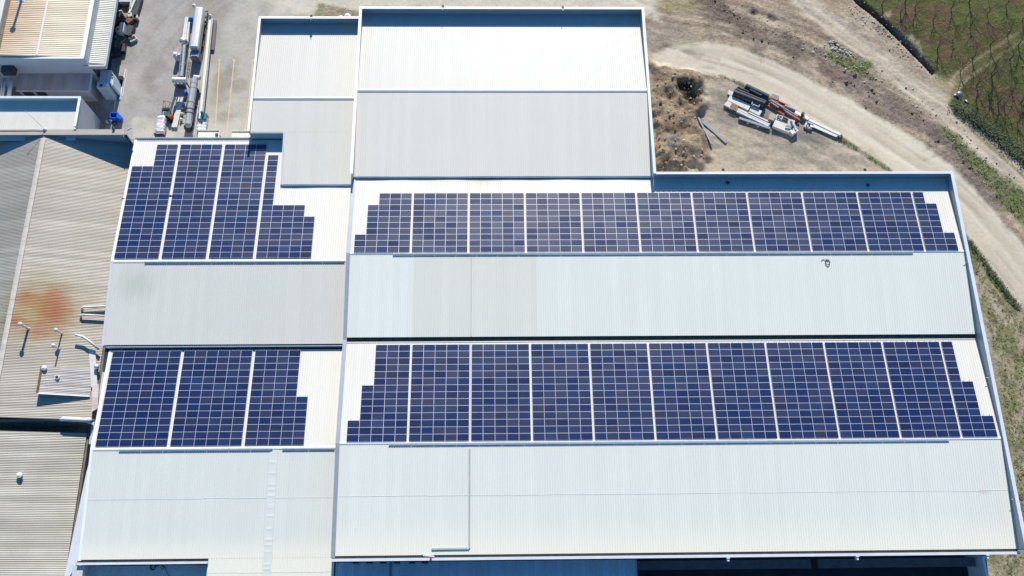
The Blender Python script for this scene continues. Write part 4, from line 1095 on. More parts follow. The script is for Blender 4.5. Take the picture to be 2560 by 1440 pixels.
# long graded streaks following the haul road
road_c = [(1500, 60), (1640, 125), (1800, 150), (1960, 215), (2110, 300), (2240, 380), (2350, 440), (2440, 530), (2520, 620), (2640, 760)]
dR, sR, sdR = seg_dist(w2(road_c))
streak = fbm(sdR * 1.0, sR * 0.06, 1.1, 4, 31)
band = ss(-dR, -26, -8)
put(ss(streak, 0.48, 0.64) * 0.65 * band, (0.205, 0.15, 0.11), 1.1)
put(ss(streak, 0.48, 0.32) * 0.6 * band, (0.44, 0.365, 0.26))
streak2 = fbm(sdR * 1.0, sR * 0.10, 2.6, 4, 37)
put(ss(streak2, 0.54, 0.68) * 0.5 * band, (0.185, 0.135, 0.097)); put(ss(streak2, 0.44, 0.32) * 0.45 * band, (0.42, 0.355, 0.265))
cross = fbm(GXm * 1.5 + GYm * 0.4, GYm * 0.25, 0.9, 4, 39)
put(ss(cross, 0.55, 0.68) * 0.4 * ss(-np.abs(dR - 7), -5, -2) * (sdR > 0), (0.18, 0.14, 0.11))
H_ += band * 0.30 * (streak - 0.5) + band * 0.14 * (streak2 - 0.5)
# dark churned band
m, s, sd = stroke([(1730, -20), (1800, 15), (1850, 60), (1900, 85), (1960, 110), (2040, 140), (2110, 190)], 3.2, 1.2, 2.2)
put(m * 0.85, (0.15, 0.11, 0.085), 1.3); H_ += m * 0.3 * (fbm(GXm, GYm, 0.9, 4, 41) - 0.3)
m, s, sd = stroke([(2140, 210), (2200, 245), (2280, 290), (2340, 330), (2400, 390), (2440, 440), (2500, 500)], 4.5, 1.8, 2.2)
put(m * 0.75, (0.17, 0.13, 0.11), 1.2); H_ += m * 0.25 * (fbm(GXm, GYm, 1.0, 4, 42) - 0.3)
m, s, sd = stroke([(1882, 32), (1900, 37), (1918, 37), (1936, 47)], 0.6, 0.5, 1.6); put(m * 0.75, (0.06, 0.045, 0.035), 1.4); H_ -= m * 0.35
m = area([(1640, -30), (1760, -30), (1740, 20), (1640, 25)], 1.5, 3); put(m * 0.6, (0.30, 0.26, 0.12))
# area of disturbed soil and ruts left of the track
m, s, sd = stroke([(1960, 0), (2010, 60), (2080, 100), (2180, 160), (2290, 250)], 5.0, 1.5, 2.5); put(m * 0.45, (0.23, 0.17, 0.11), 1.2)
# road
ROAD_P = [(1632, 138), (1690, 108), (1760, 104), (1850, 122), (1960, 165), (2060, 215), (2160, 270), (2250, 325), (2320, 372), (2380, 415), (2420, 452), (2470, 515), (2520, 572), (2570, 620), (2640, 700), (2640, 860), (2570, 780), (2525, 735), (2485, 685), (2450, 636), (2405, 565), (2360, 500), (2240, 440), (2150, 372), (2060, 316), (1960, 262), (1850, 205), (1760, 182), (1690, 176), (1640, 170)]
rd = area(ROAD_P, 0.5, 0.7)
put(rd, (0.51, 0.44, 0.33), 0.22)
rs_ = fbm(sdR * 1.0, sR * 0.035, 0.9, 4, 35)
H_ *= 1 - 0.85 * rd
put(rd * ss(rs_, 0.46, 0.66) * 0.55, (0.42, 0.355, 0.27)); put(rd * ss(rs_, 0.5, 0.25) * 0.5, (0.59, 0.54, 0.44))
wob = (fbm(sR * 0.05, sR * 0.0, 1.0, 3, 44) - 0.5) * 2.4
for off, st_, k_ in ((-9.5, 0.5, 1), (-7.6, 0.5, 1), (-4.2, 0.35, 2), (-2.3, 0.35, 2), (0.6, 0.3, 3), (2.5, 0.3, 3), (6.5, 0.45, 4), (8.3, 0.45, 4), (10.6, 0.6, 5), (12.4, 0.6, 5), (15.0, 0.5, 6), (16.8, 0.5, 6)):
    for sg in (1, -1):
        w_ = wob * (0.6 + 0.25 * k_) + 0.8 * (vnoise(sR * 0.12 + 11 * k_, sR * 0, k_) - 0.5)
        mk = np.exp(-((sdR * sg - off - w_) / 0.24) ** 2) * ss(fbm(sR * 0.12, sR * 0 + k_, 1.0, 3, 50 + k_), 0.38, 0.58) * (band > 0.3) * (GXm > 58)
        put(mk * st_ * (0.6 if sg < 0 else 1), (0.20, 0.155, 0.12)); H_ -= mk * 0.07
        break
for (c0_, c1_, c2_) in (((1640, 105), (1760, 150), (1900, 190)), ((1660, 118), (1700, 125), (1800, 150)), ((1780, 60), (1850, 100), (1870, 150)), ((1830, 60), (1890, 110), (1905, 160)), ((1740, 30), (1820, 80), (1960, 150)), ((2300, 380), (2360, 360), (2400, 350)), ((2310, 400), (2380, 375), (2420, 372))):
    m, s, sd = stroke([c0_, c1_, c2_], 0.3, 0.25, 0.5); put(m * 0.5, (0.19, 0.15, 0.12)); H_ -= m * 0.06
m = area([(1620, 60), (1680, 62), (1745, 88), (1760, 108), (1690, 112), (1640, 120), (1620, 110)], 0.6, 1.0); put(m * 0.75, (0.29, 0.245, 0.19), 0.7)
# stockpile yard
yd = area([(1757, 200), (1830, 205), (1960, 265), (2100, 345), (2200, 400), (2240, 440), (1700, 440), (1760, 330)], 0.7, 1.4)
put(yd * 0.9, (0.37, 0.31, 0.23), 0.6)
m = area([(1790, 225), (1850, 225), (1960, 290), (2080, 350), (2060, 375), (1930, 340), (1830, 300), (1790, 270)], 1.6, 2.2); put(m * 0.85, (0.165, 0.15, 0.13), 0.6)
m = ss(fbm(GXm * 0.5, GYm * 1.6, 0.55, 4, 55), 0.5, 0.7); put(yd * m * 0.65, (0.21, 0.19, 0.16))
# excavated heap beside the tall shed
hp = area([(1628, 165), (1700, 172), (1750, 190), (1758, 260), (1742, 300), (1765, 350), (1768, 395), (1720, 432), (1645, 436), (1628, 300)], 1.0, 1.8)
put(hp * 0.92, (0.225, 0.168, 0.112), 1.1)
hn = fbm(GXm, GYm, 0.26, 5, 61, 0.55)
put(hp * ss(hn, 0.55, 0.72) * 0.8, (0.30, 0.24, 0.15)); put(hp * ss(hn, 0.45, 0.3) * 0.7, (0.14, 0.09, 0.052))
H_ += hp * (3.4 * (hn - 0.38) + 0.6)
m = area([(1692, 208), (1730, 212), (1752, 240), (1738, 268), (1712, 250)], 0.6, 1.4); put(m * 0.9, (0.05, 0.03, 0.018), 1.5); H_ -= m * 0.9
m = area([(1650, 345), (1690, 340), (1700, 365), (1660, 392)], 0.8, 1.5); put(m * 0.6, (0.22, 0.21, 0.19))
m = area([(1655, 318), (1720, 318), (1700, 342), (1662, 340)], 0.5, 1.2); put(m * 0.7, (0.08, 0.05, 0.03))
# green edging between road and stockpile yard, kerb line lower right
gl, s, sd = stroke([(1800, 190), (1830, 200), (1900, 232), (1985, 280), (2060, 322), (2140, 368), (2230, 430)], 0.55, 0.3, 0.45)
put(gl * 0.75, (0.10, 0.105, 0.04), 1.2)
# far track and its verges
trk, s, sd = stroke([(1985, -20), (2040, 30), (2110, 85), (2200, 150), (2290, 225), (2360, 275), (2440, 345), (2510, 410), (2600, 500)], 4.2, 0.7, 1.0)
put(trk * 0.85, (0.44, 0.37, 0.275), 0.5)
rut = np.exp(-((sd - 1.0) / 0.35) ** 2) + np.exp(-((sd + 1.1) / 0.35) ** 2)
put(trk * np.clip(rut, 0, 1) * 0.35 * ss(fbm(GXm, GYm, 0.4, 3, 66), 0.35, 0.55), (0.46, 0.40, 0.31)); H_ -= trk * np.clip(rut, 0, 1) * 0.10
mid, s, sd = stroke([(2385, 285), (2440, 335), (2510, 395), (2600, 480)], 0.5, 0.25, 0.3); put(mid * 0.8, (0.14, 0.13, 0.05))
g1 = area([(2065, 128), (2110, 138), (2170, 162), (2165, 172), (2185, 198), (2140, 186), (2085, 152)], 0.5, 1.6)
g2 = area([(2350, 315), (2385, 330), (2430, 375), (2500, 430), (2600, 510), (2600, 600), (2500, 500), (2440, 440), (2390, 385)], 0.7, 1.6)
for g in (g1, g2): put(g * (0.55 + 0.45 * ss(fbm(GXm, GYm, 0.6, 3, 68), 0.4, 0.6)), (0.115, 0.15, 0.045), 1.0)
g3 = area([(2450, 405), (2520, 470), (2600, 540), (2600, 640), (2520, 545), (2470, 480)], 0.8, 2.2); put(g3 * 0.5 * ss(nz2, -0.1, 0.1), (0.17, 0.15, 0.07))
# verge right of the long roof
vg = area([(2408, 575), (2440, 618), (2490, 690), (2530, 742), (2640, 860), (2640, 1500), (2430, 1500), (2380, 900)], 0.35, 0.3)
put(vg, (0.34, 0.28, 0.205), 0.8)
kb, s, sdk = stroke([(2410, 577), (2450, 630), (2490, 688), (2530, 740), (2640, 860)], 0.3, 0.12, 0.05)
mm_ = vg * ss(fbm(GXm, GYm * 0.6, 0.75, 4, 71), 0.47, 0.60); put(vg * ss(fbm(GXm, GYm * 0.5, 0.35, 4, 73), 0.42, 0.58) * 0.5, (0.20, 0.18, 0.09), 1.0); put(mm_ * 0.7, (0.15, 0.15, 0.06), 1.1)
kd, _, sk = seg_dist(w2([(2410, 577), (2450, 630), (2490, 688), (2530, 740), (2640, 860)]))
m = vg * np.exp(-((kd - 1.3) / 1.3) ** 2) * ss(fbm(GXm, GYm, 0.9, 3, 72), 0.35, 0.55); put(m * 0.8, (0.10, 0.105, 0.035), 1.4)
put(kb * 0.8, (0.47, 0.44, 0.36), 0.3); H_ += kb * 0.08; H_ -= vg * 0.15 * np.exp(-((kd - 0.9) / 0.6) ** 2)
# orchard field
FIELD_P = [(2135, -60), (2155, 5), (2200, 40), (2245, 78), (2300, 130), (2340, 178), (2362, 205), (2395, 205), (2378, 235), (2372, 258), (2400, 278), (2470, 335), (2530, 385), (2640, 480), (2700, 480), (2700, -60)]
fd = area(FIELD_P, 0.35, 0.8)
put(fd, (0.082, 0.090, 0.027), 0.9)
put(fd * ss(fbm(GXm, GYm, 0.22, 5, 81), 0.45, 0.60) * 0.85, (0.105, 0.066, 0.040))
put(fd * ss(fbm(GXm, GYm, 0.6, 5, 82), 0.50, 0.62) * 0.6, (0.065, 0.092, 0.018))
put(fd * ss(fbm(GXm, GYm, 0.9, 4, 83), 0.56, 0.68) * 0.35, (0.14, 0.11, 0.05))
m, s, sd = stroke([(2372, 235), (2400, 195), (2440, 165), (2500, 125), (2600, 60)], 2.6, 0.5, 0.8)
rr_ = np.clip(np.exp(-((sd - 0.9) / 0.3) ** 2) + np.exp(-((sd + 0.9) / 0.3) ** 2), 0, 1)
put(fd * m * rr_ * (0.45 + 0.4 * ss(-s, -9, -3)), (0.33, 0.28, 0.16), 0.8)
put(area([(2330, 195), (2385, 190), (2420, 165), (2430, 175), (2395, 215), (2375, 240), (2340, 225)], 0.8, 1.6) * 0.55, (0.30, 0.25, 0.14))
for poly in ([(2205, 30), (2225, 32), (2228, 44), (2212, 42)], [(2262, 84), (2280, 90), (2300, 104), (2310, 122), (2300, 126), (2288, 110), (2268, 98)]):
    put(area(poly, 0.4, 0.8) * 0.7, (0.36, 0.30, 0.20), 0.8)
# hedge bank
hb, s, sd = stroke([(2385, 262), (2425, 292), (2480, 335), (2540, 385), (2620, 455)], 1.6, 0.6, 0.7); put(hb * 0.8, (0.045, 0.07, 0.02), 1.4)
# drain
dt, s, sd = stroke([(2110, -40), (2146, 2), (2180, 30), (2215, 60), (2245, 88), (2268, 112), (2292, 136), (2312, 156), (2332, 180)], 0.9, 0.3, 0.25)
put(dt, (0.085, 0.065, 0.05), 1.3); H_ -= dt * 0.95
dt2, _, _ = stroke([(2110, -40), (2146, 2), (2180, 30), (2215, 60), (2245, 88), (2268, 112), (2292, 136), (2312, 156), (2332, 180)], 1.6, 0.4, 0.5)
H_ += fd * 0.0
# asphalt yard, concrete
asph = (fbm(GXm, GYm, 0.25, 5, 91))
YARD_P = [(262, -60), (700, -60), (760, 0), (700, 60), (640, 120), (628, 345), (240, 345), (262, 120)]
ya_ = area(YARD_P, 0.3, 0.2)
put(ya_, (0.335, 0.31, 0.285), 0.26)
put(ya_ * ss(asph, 0.45, 0.62) * 0.5, (0.375, 0.35, 0.315))
cn = area([(470, 40), (560, -40), (700, -60), (760, 0), (640, 345), (420, 345), (455, 180)], 1.2, 1.5); put(cn * 0.8, (0.43, 0.40, 0.335), 0.26)
put(area([(330, 293), (640, 293), (640, 345), (330, 345)], 0.1, 0.05) * 0.8, (0.47, 0.44, 0.37), 0.22)
put(area([(640, -60), (1640, -60), (1640, 40), (1400, 30), (640, 30)], 1.5, 2.0) * 0.8, (0.52, 0.475, 0.38), 0.3)
put(area([(520, -60), (660, -60), (640, 20), (570, 60), (525, 20)], 2.0, 2.5) * 0.4, (0.36, 0.335, 0.30), 0.35)
for k, (cx_, cy_, r_) in enumerate(((760, 230, 24.5), (775, 250, 27.5), (735, 200, 20.0), (770, 255, 31.0))):
    c = at(cx_, cy_, 0); d = np.abs(np.hypot(GXm - c.x, GYm - c.y) - r_)
    put(ya_ * ss(-d, -0.35, -0.1) * 0.28 * ss(GYm, 50, 54), (0.16, 0.145, 0.13))
m, s, sd = stroke([(505, -10), (500, 60), (560, 150)], 4.5, 1.5, 2.0); put(ya_ * m * 0.35, (0.22, 0.195, 0.16))
put(area([(300, 0), (335, 0), (318, 140), (295, 170), (288, 90)], 0.6, 0.8) * 0.7, (0.30, 0.21, 0.11), 0.6)
put(area([(320, 110), (338, 118), (335, 138), (322, 138)], 0.8, 0.6) * 0.5, (0.20, 0.16, 0.08))
stn = fbm(GXm, GYm, 0.55, 5, 95)
put(ya_ * ss(stn, 0.54, 0.68) * 0.25, (0.23, 0.205, 0.175)); put(ya_ * ss(stn, 0.44, 0.34) * 0.2, (0.42, 0.39, 0.345))
for (u, v_, r_) in ((520, 30, 5), (556, 205, 2.2), (575, 175, 1.0), (545, 250, 2.5), (598, 215, 1.6), (388, 175, 2.5), (362, 212, 2.0), (470, 250, 3.0), (420, 300, 2.0), (660, 20, 3.0), (560, 290, 2.0)):
    c = at(u, v_, 0); put(ya_ * ss(-(np.hypot(GXm - c.x, GYm - c.y) + nz * 3), -r_, -r_ * 0.4) * 0.4, (0.20, 0.175, 0.145))
put(area([(330, 150), (380, 155), (370, 240), (320, 240)], 1.5, 2.5) * 0.4, (0.40, 0.37, 0.34))
put(area([(797, 7), (905, 30), (905, 60), (780, 60)], 0.12, 0.1) * 0.9, (0.235, 0.205, 0.14), 1.0)
put(area([(797, 7), (812, 10), (795, 60), (778, 60)], 0.3, 0.5) * 0.5, (0.15, 0.15, 0.06))
put(area([(236, 240), (282, 292), (255, 330), (225, 330)], 0.3, 0.2), (0.24, 0.21, 0.165), 0.5)
# general relief
rough = np.clip(1 - rd - ya_ - yd * 0.6, 0, 1) * (GXm > 55)
H_ += rough * 0.16 * (fbm(GXm, GYm, 0.8, 5, 101, 0.6) - 0.5) + fd * 0.1 * (fbm(GXm, GYm, 1.4, 4, 102) - 0.5)
edge = np.minimum(np.minimum(GXm - xs[0], xs[-1] - GXm), np.minimum(GYm - ys[0], ys[-1] - GYm))
H_ *= ss(edge, 0, 3)
H_ = np.where(GXm < 56, np.where(GXm > 56.5, H_, H_ * 0), H_)
for c in range(3):
    col[..., c] *= 1 + 0.10 * nz2
ny_, nx_ = GXm.shape
VX, VY, VZ = GXm.ravel(), GYm.ravel(), H_.ravel()
idx = np.arange(ny_ * nx_).reshape(ny_, nx_)
q = np.stack([idx[:-1, :-1], idx[:-1, 1:], idx[1:, 1:], idx[1:, :-1]], -1).reshape(-1, 4)
def fm(a): return ((a[:-1, :-1] + a[1:, 1:]) / 2).ravel()
zone = np.zeros(len(q), int)
zone[fm(rd) > 0.5] = 1; zone[fm(trk) > 0.5] = 2; zone[fm(fd) > 0.5] = 3; zone[fm(ya_) > 0.5] = 4
C4 = np.concatenate([np.clip(col, 0.01, 1).reshape(-1, 3), np.ones((ny_ * nx_, 1))], 1)
for zi, nm in enumerate(('ground', 'dirt_road', 'farm_track', 'orchard_ground', 'paved_yard')):
    f = q[zone == zi]
    used = np.unique(f); remap = np.full(ny_ * nx_, -1); remap[used] = np.arange(len(used))
    me_ = bpy.data.meshes.new(nm)
    vv = np.stack([VX[used], VY[used], VZ[used]], -1).astype(np.float32)
    me_.vertices.add(len(vv)); me_.vertices.foreach_set('co', vv.ravel())
    ff = remap[f]
    me_.loops.add(ff.size); me_.loops.foreach_set('vertex_index', ff.ravel().astype(np.int32))
    me_.polygons.add(len(ff)); me_.polygons.foreach_set('loop_start', np.arange(0, ff.size, 4, dtype=np.int32))
    me_.polygons.foreach_set('loop_total', np.full(len(ff), 4, dtype=np.int32))
    me_.update(calc_edges=True)
    me_.polygons.foreach_set('use_smooth', np.ones(len(ff), bool))
    a = me_.color_attributes.new('soil', 'FLOAT_COLOR', 'POINT'); a.data.foreach_set('color', C4[used].astype(np.float32).ravel())
    g = me_.attributes.new('grain', 'FLOAT', 'POINT'); g.data.foreach_set('value', grain.ravel()[used].astype(np.float32))
    me_.materials.append(M['ground'])
    o = bpy.data.objects.new(nm, me_); COL.objects.link(o); struct(o)
# the land around, out to the horizon
mb = MB(); x0, x1, y0, y1, F = float(xs[0]), float(xs[-1]), float(ys[0]), float(ys[-1]), 2500.0
for (a, b_, c, d) in ((-F, x0, -F, F), (x1, F, -F, F), (x0, x1, -F, y0), (x0, x1, y1, F)):
    mb.poly([(a, c, 0), (b_, c, 0), (b_, d, 0), (a, d, 0)])
struct(mb.build('far_ground', mat('far_land', (0.16, 0.15, 0.07), 0.95, var=0.3, scale=0.02, col2=(0.30, 0.25, 0.16))))

def ground_z(x, y):
    i = int(np.clip(np.searchsorted(xs, x), 1, len(xs) - 1)); j = int(np.clip(np.searchsorted(ys, y), 1, len(ys) - 1))
    return float(H_[j, i])

# painted bay lines in the yard
for k, (a, b_) in enumerate((((549, 148), (537, 340)), ((585.5, 148), (566, 340)), ((633, 148), (612, 345)))):
    p, r_ = at(*a, 0), at(*b_, 0)
    d = (r_ - p); n_ = Vector((-d.y, d.x, 0)).normalized() * 0.085
    mb = MB(); mb.poly([p - n_ + Vector((0, 0, 0.006)), r_ - n_ + Vector((0, 0, 0.006)), r_ + n_ + Vector((0, 0, 0.006)), p + n_ + Vector((0, 0, 0.006))])
    n2 = n_ * 2.4; d2 = d.normalized() * 0.45
    mb.poly([p - n2 + Vector((0, 0, 0.010)), p - n2 + d2 + Vector((0, 0, 0.010)), p + n2 + d2 + Vector((0, 0, 0.010)), p + n2 + Vector((0, 0, 0.010))])
    struct(mb.build('painted_bay_line', 'yellow'))

# ---------------- rubble, weeds (uncountable)
def scatter_stones(n, region, rmin, rmax, name, m, label):
    mb = MB()
    for i in range(n):
        u, v_ = region()
        p = at(u, v_, 0); z = ground_z(p.x, p.y)
        r_ = rmin + (rmax - rmin) * random.random() ** 3
        a = U(0, 6.28); vs_ = []
        k = 5
        base = len(mb.v)
        for ring, (rr, zz) in enumerate(((1.0, -0.2), (0.85, 0.5), (0.3, 0.85))):
            for j in range(k):
                t = a + j * 6.283 / k + ring * 0.5
                q_ = r_ * rr * U(0.7, 1.25)
                mb.v.append((p.x + q_ * math.cos(t), p.y + q_ * math.sin(t), z + r_ * zz * U(0.8, 1.2)))
        for ring in range(2):
            for j in range(k):
                b0_ = base + ring * k
                mb.f.append((b0_ + j, b0_ + (j + 1) % k, b0_ + k + (j + 1) % k, b0_ + k + j)); mb.m.append(0)
        mb.f.append(tuple(base + 2 * k + j for j in range(k))); mb.m.append(0)
    o = mb.build(name, m); return tag(o, label, name.replace('_', ' '), kind='stuff')
def in_poly(P):
    P = list(P); us = [p[0] for p in P]; vs_ = [p[1] for p in P]
    while True:
        u, v_ = U(min(us), max(us)), U(min(vs_), max(vs_)); r_ = False
        for i in range(len(P)):
            a, b_ = P[i], P[(i + 1) % len(P)]
            if (a[1] > v_) != (b_[1] > v_) and u < (b_[0] - a[0]) * (v_ - a[1]) / (b_[1] - a[1]) + a[0]: r_ = not r_
        if r_: return u, v_
def near_line(P, w):
    i = random.randrange(len(P) - 1); t = R(); a, b_ = P[i], P[i + 1]
    return a[0] + (b_[0] - a[0]) * t + random.gauss(0, w), a[1] + (b_[1] - a[1]) * t + random.gauss(0, w * 0.8)
HEAP = [(1634, 175), (1700, 178), (1750, 195), (1755, 260), (1742, 300), (1765, 350), (1762, 395), (1720, 428), (1648, 432), (1634, 300)]
scatter_stones(240, lambda: in_poly(HEAP), 0.05, 0.24, 'rubble', 'stone', 'pale stones scattered over the excavated soil heap')
scatter_stones(60, lambda: in_poly(HEAP), 0.10, 0.40, 'soil_clods', 'stone_dark', 'dark brown clods over the excavated soil heap')
scatter_stones(420, lambda: near_line([(1800, 10), (1900, 60), (2040, 120), (2120, 150), (2190, 190), (2300, 270), (2380, 330), (2430, 370), (2520, 450)], 16), 0.04, 0.26, 'rubble', 'stone', 'pale stones scattered between the dirt road and the farm track')
scatter_stones(90, lambda: near_line([(2072, 108), (2100, 124), (2130, 138)], 6), 0.10, 0.42, 'rubble', 'stone', 'small dump of stones beside the first green patch')
scatter_stones(80, lambda: near_line([(1780, 5), (1850, 60), (1900, 90), (2040, 150), (2200, 250), (2330, 330), (2430, 430)], 14), 0.06, 0.36, 'soil_clods', 'stone_dark', 'dark clods along the edge of the dirt road')
scatter_stones(300, lambda: near_line([(2130, 20), (2190, 60), (2240, 100), (2300, 160)], 14), 0.04, 0.22, 'rubble', 'stone', 'small stones on the strip beside the drain')

def leaves(n, region, size, name, m, label, hgt=0.25, cnt=7):
    mb = MB()
    for i in range(n):
        u, v_ = region(); p = at(u, v_, 0); z = ground_z(p.x, p.y); s_ = size * U(0.5, 1.5)
        for k in range(cnt):
            a = U(0, 6.28); r_ = s_ * R() ** 0.6; c = Vector((p.x + r_ * math.cos(a), p.y + r_ * math.sin(a), z + U(0.03, hgt) * (1 - 0.6 * r_ / (s_ + 1e-6) * 0.8)))
            l = U(0.05, 0.11) * (1 + size); b1 = Vector((math.cos(a + U(-1, 1)), math.sin(a + U(-1, 1)), U(-0.3, 0.6))).normalized() * l
            b2 = b1.cross(Vector((U(-.4, .4), U(-.4, .4), 1))).normalized() * l * 0.45
            mb.poly([c - b1, c + b2, c + b1, c - b2])
    return tag(mb.build(name, m), label, name.replace('_', ' '), kind='stuff')
G1 = [(2065, 128), (2110, 138), (2170, 162), (2165, 172), (2185, 198), (2140, 186), (2085, 152)]
G2 = [(2350, 315), (2385, 330), (2430, 375), (2500, 430), (2565, 480), (2565, 560), (2500, 500), (2440, 440), (2390, 385)]
leaves(170, lambda: in_poly(G1), 0.25, 'weeds', 'weed', 'bright green weeds on the first bank beside the farm track', 0.4, 9)
leaves(300, lambda: in_poly(G2), 0.25, 'weeds', 'weed', 'green weeds on the bank below the farm track', 0.5, 9)
leaves(600, lambda: near_line([(2385, 262), (2425, 292), (2480, 335), (2540, 385), (2600, 440)], 7), 0.45, 'hedge_growth', 'weed_dark', 'dark green rough growth between the farm track and the orchard', 0.9, 12)
leaves(350, lambda: near_line([(2425, 285), (2470, 320), (2520, 350), (2565, 390)], 4), 0.4, 'hedge_growth', 'weed_dark', 'second dark row of rough growth at the orchard edge', 0.9, 12)
VERGE = [(2425, 620), (2490, 700), (2565, 800), (2565, 1440), (2490, 1440), (2540, 1200), (2500, 950)]
leaves(420, lambda: in_poly(VERGE), 0.30, 'weeds', 'weed', 'patchy green weeds on the bare verge right of the long roof', 0.25, 8)
leaves(200, lambda: near_line([(2420, 600), (2460, 655), (2500, 712), (2545, 770)], 3.5), 0.35, 'weeds', 'weed_dark', 'dark green line of weeds along the inner road edge', 0.3, 9)
leaves(150, lambda: near_line([(1810, 192), (1900, 232), (1985, 280), (2110, 352), (2230, 430)], 1.6), 0.28, 'weeds', 'weed', 'thin green line of weeds between road and pipe stacks', 0.3, 7)
FIELD = [(2160, 0), (2245, 72), (2340, 175), (2400, 200), (2385, 255), (2560, 390), (2620, 390), (2620, -20), (2150, -20)]
leaves(700, lambda: in_poly(FIELD), 0.22, 'orchard_grass', 'weed', 'low green tufts over the orchard ground', 0.16, 6)
leaves(300, lambda: in_poly(FIELD), 0.22, 'dry_grass', 'twig', 'brown dry tufts over the orchard ground', 0.10, 4)

# ---------------- bare orchard trees
def branch(mb_t, mb_c, p, d, l, r, depth):
    q_ = p + d * l
    mid = p + d * l * 0.5 + Vector((U(-1, 1), U(-1, 1), U(-1, 1))) * l * 0.05
    (mb_t if depth == 0 else mb_c).tube([p, mid, q_], [r, r * 0.85, r * 0.65], 5, cap=False)
    if depth >= 4: return
    n = (5, 4, 4, 3)[depth]
    for k in range(n):
        a = 6.283 * (k + U(-0.3, 0.3)) / n; sp = U(0.25, 0.6) if depth else U(0.5, 0.75)
        side = d.orthogonal().normalized(); side.rotate(Matrix.Rotation(a, 3, d))
        nd = (d * math.cos(sp) + side * math.sin(sp) + Vector((0, 0, 0.12))).normalized()
        branch(mb_t, mb_c, q_, nd, l * (1.0 if depth == 0 else U(0.62, 0.8)), r * 0.43, depth + 1)
protos = []
for k in range(4):
    a, b_ = MB(), MB(); branch(a, b_, Vector((0, 0, -0.1)), Vector((U(-.05, .05), U(-.05, .05), 1)).normalized(), U(0.8, 1.0), 0.075, 0)
    mt_ = bpy.data.meshes.new('trunk'); mt_.from_pydata(a.v, [], a.f); mt_.materials.append(M['bark']); mt_.update()
    mc_ = bpy.data.meshes.new('crown'); mc_.from_pydata(b_.v, [], b_.f); mc_.materials.append(M['twig']); mc_.update()
    protos.append((mt_, mc_))
T_PX = [(2332, 48), (2377, 20), (2287, 16), (2424, 64), (2468, 34), (2514, 12), (2381, 100), (2475, 112), (2343, 120), (2430, 146), (2524, 148), (2518, 86), (2556, 48), (2478, 182), (2250, 30), (2262, 4), (2423, 4),
        (2441, 212), (2479, 190), (2529, 226), (2495, 256), (2471, 236), (2543, 304), (2560, 200), (2204, 8), (2545, 110), (2510, 260), (2552, 255), (2400, 176), (2440, 245), (2575, 20), (2580, 90), (2590, 150), (2590, 250), (2575, 330)]
for i, (u, v_) in enumerate(T_PX):
    p = at(u, v_ + 2, 0); z = ground_z(p.x, p.y)
    t = thing('fruit_tree', 'leafless young fruit tree with reddish twigs in the green orchard', 'tree', (p.x, p.y, z), 'bare fruit trees in the orchard')
    t.rotation_euler = (0, 0, U(0, 6.28)); s_ = U(1.15, 1.6); t.scale = (s_, s_, s_)
    for nm, m_ in zip(('trunk', 'crown'), protos[i % 4]):
        o = bpy.data.objects.new(nm, m_); COL.objects.link(o); o.parent = t

# dumped rubbish in the hedge
t = thing('dumped_rubbish', 'dark bundle with white scraps dumped at the corner of the orchard', 'rubbish', at(2396, 234, 0))
p = at(2397, 236, 0.2); MB().lathe(p, [(0.4, -0.2), (0.55, 0.1), (0.4, 0.4), (0.1, 0.5)], 9).build('bundle', 'steel_blue', t)
for (u, v_) in ((2388, 236), (2400, 244), (2416, 251)):
    p = at(u, v_, 0.3); MB().obox((p.x, p.y, 0.15), 0.4, 0.25, 0.12, U(0, 3)).build('scrap', 'white_paint', t)

# ================================================================== PIPE AND STEEL STACKS
def bar(name, label, cat, a, b_, w, h, z0, m, grp=None, parent=None):
    """beam between two pixels seen at height z0+h"""
    p, q_ = at(*a, z0 + h), at(*b_, z0 + h); d = q_ - p; ang = math.atan2(d.y, d.x)
    o = MB().obox(((p.x + q_.x) / 2, (p.y + q_.y) / 2, z0), d.length, w, h, ang).build(name, m, parent)
    if label: tag(o, label, cat, grp)
    return o
def pipe(name, label, a, b_, r, z0, m, grp=None, hollow=True, seg=14, parent=None):
    p, q_ = at(*a, z0 + r), at(*b_, z0 + r)
    mb = MB(); mb.tube([p, q_], r, seg, cap=not hollow)
    if hollow: mb.tube([q_, p], r * 0.86, seg, cap=False)
    o = mb.build(name, m, parent, smooth=True)
    if label: tag(o, label, 'pipe', grp)
    return o
g = 'black plastic pipes in the stockpile yard'
pipe('black_pipe', 'thickest black pipe, the front one of the black stack', (1833, 232), (1910, 262), 0.62, 0, 'black_pipe', g)
pipe('black_pipe', 'black pipe behind the thickest one in the stack', (1838, 224), (1914, 256), 0.36, 0.4, 'black_pipe', g)
pipe('black_pipe', 'third black pipe from the front of the stack', (1843, 219), (1917, 251), 0.34, 0.1, 'black_pipe', g)
pipe('black_pipe', 'short black pipe lying on the rear black pipes', (1874, 225), (1903, 240), 0.25, 0.75, 'black_pipe', g)
pipe('black_pipe', 'rearmost black pipe, nearest the green edging', (1863, 216), (1921, 244), 0.55, 0, 'black_pipe', g)
pipe('black_pipe', 'black pipe between the short pipe and the rearmost one', (1860, 222), (1918, 249), 0.38, 0.0, 'black_pipe', g)
bar('steel_angle', 'thin pale steel strip along the front of the thickest black pipe', 'steel strip', (1835, 240), (1882, 262), 0.12, 0.1, 0.15, 'cap_mid')
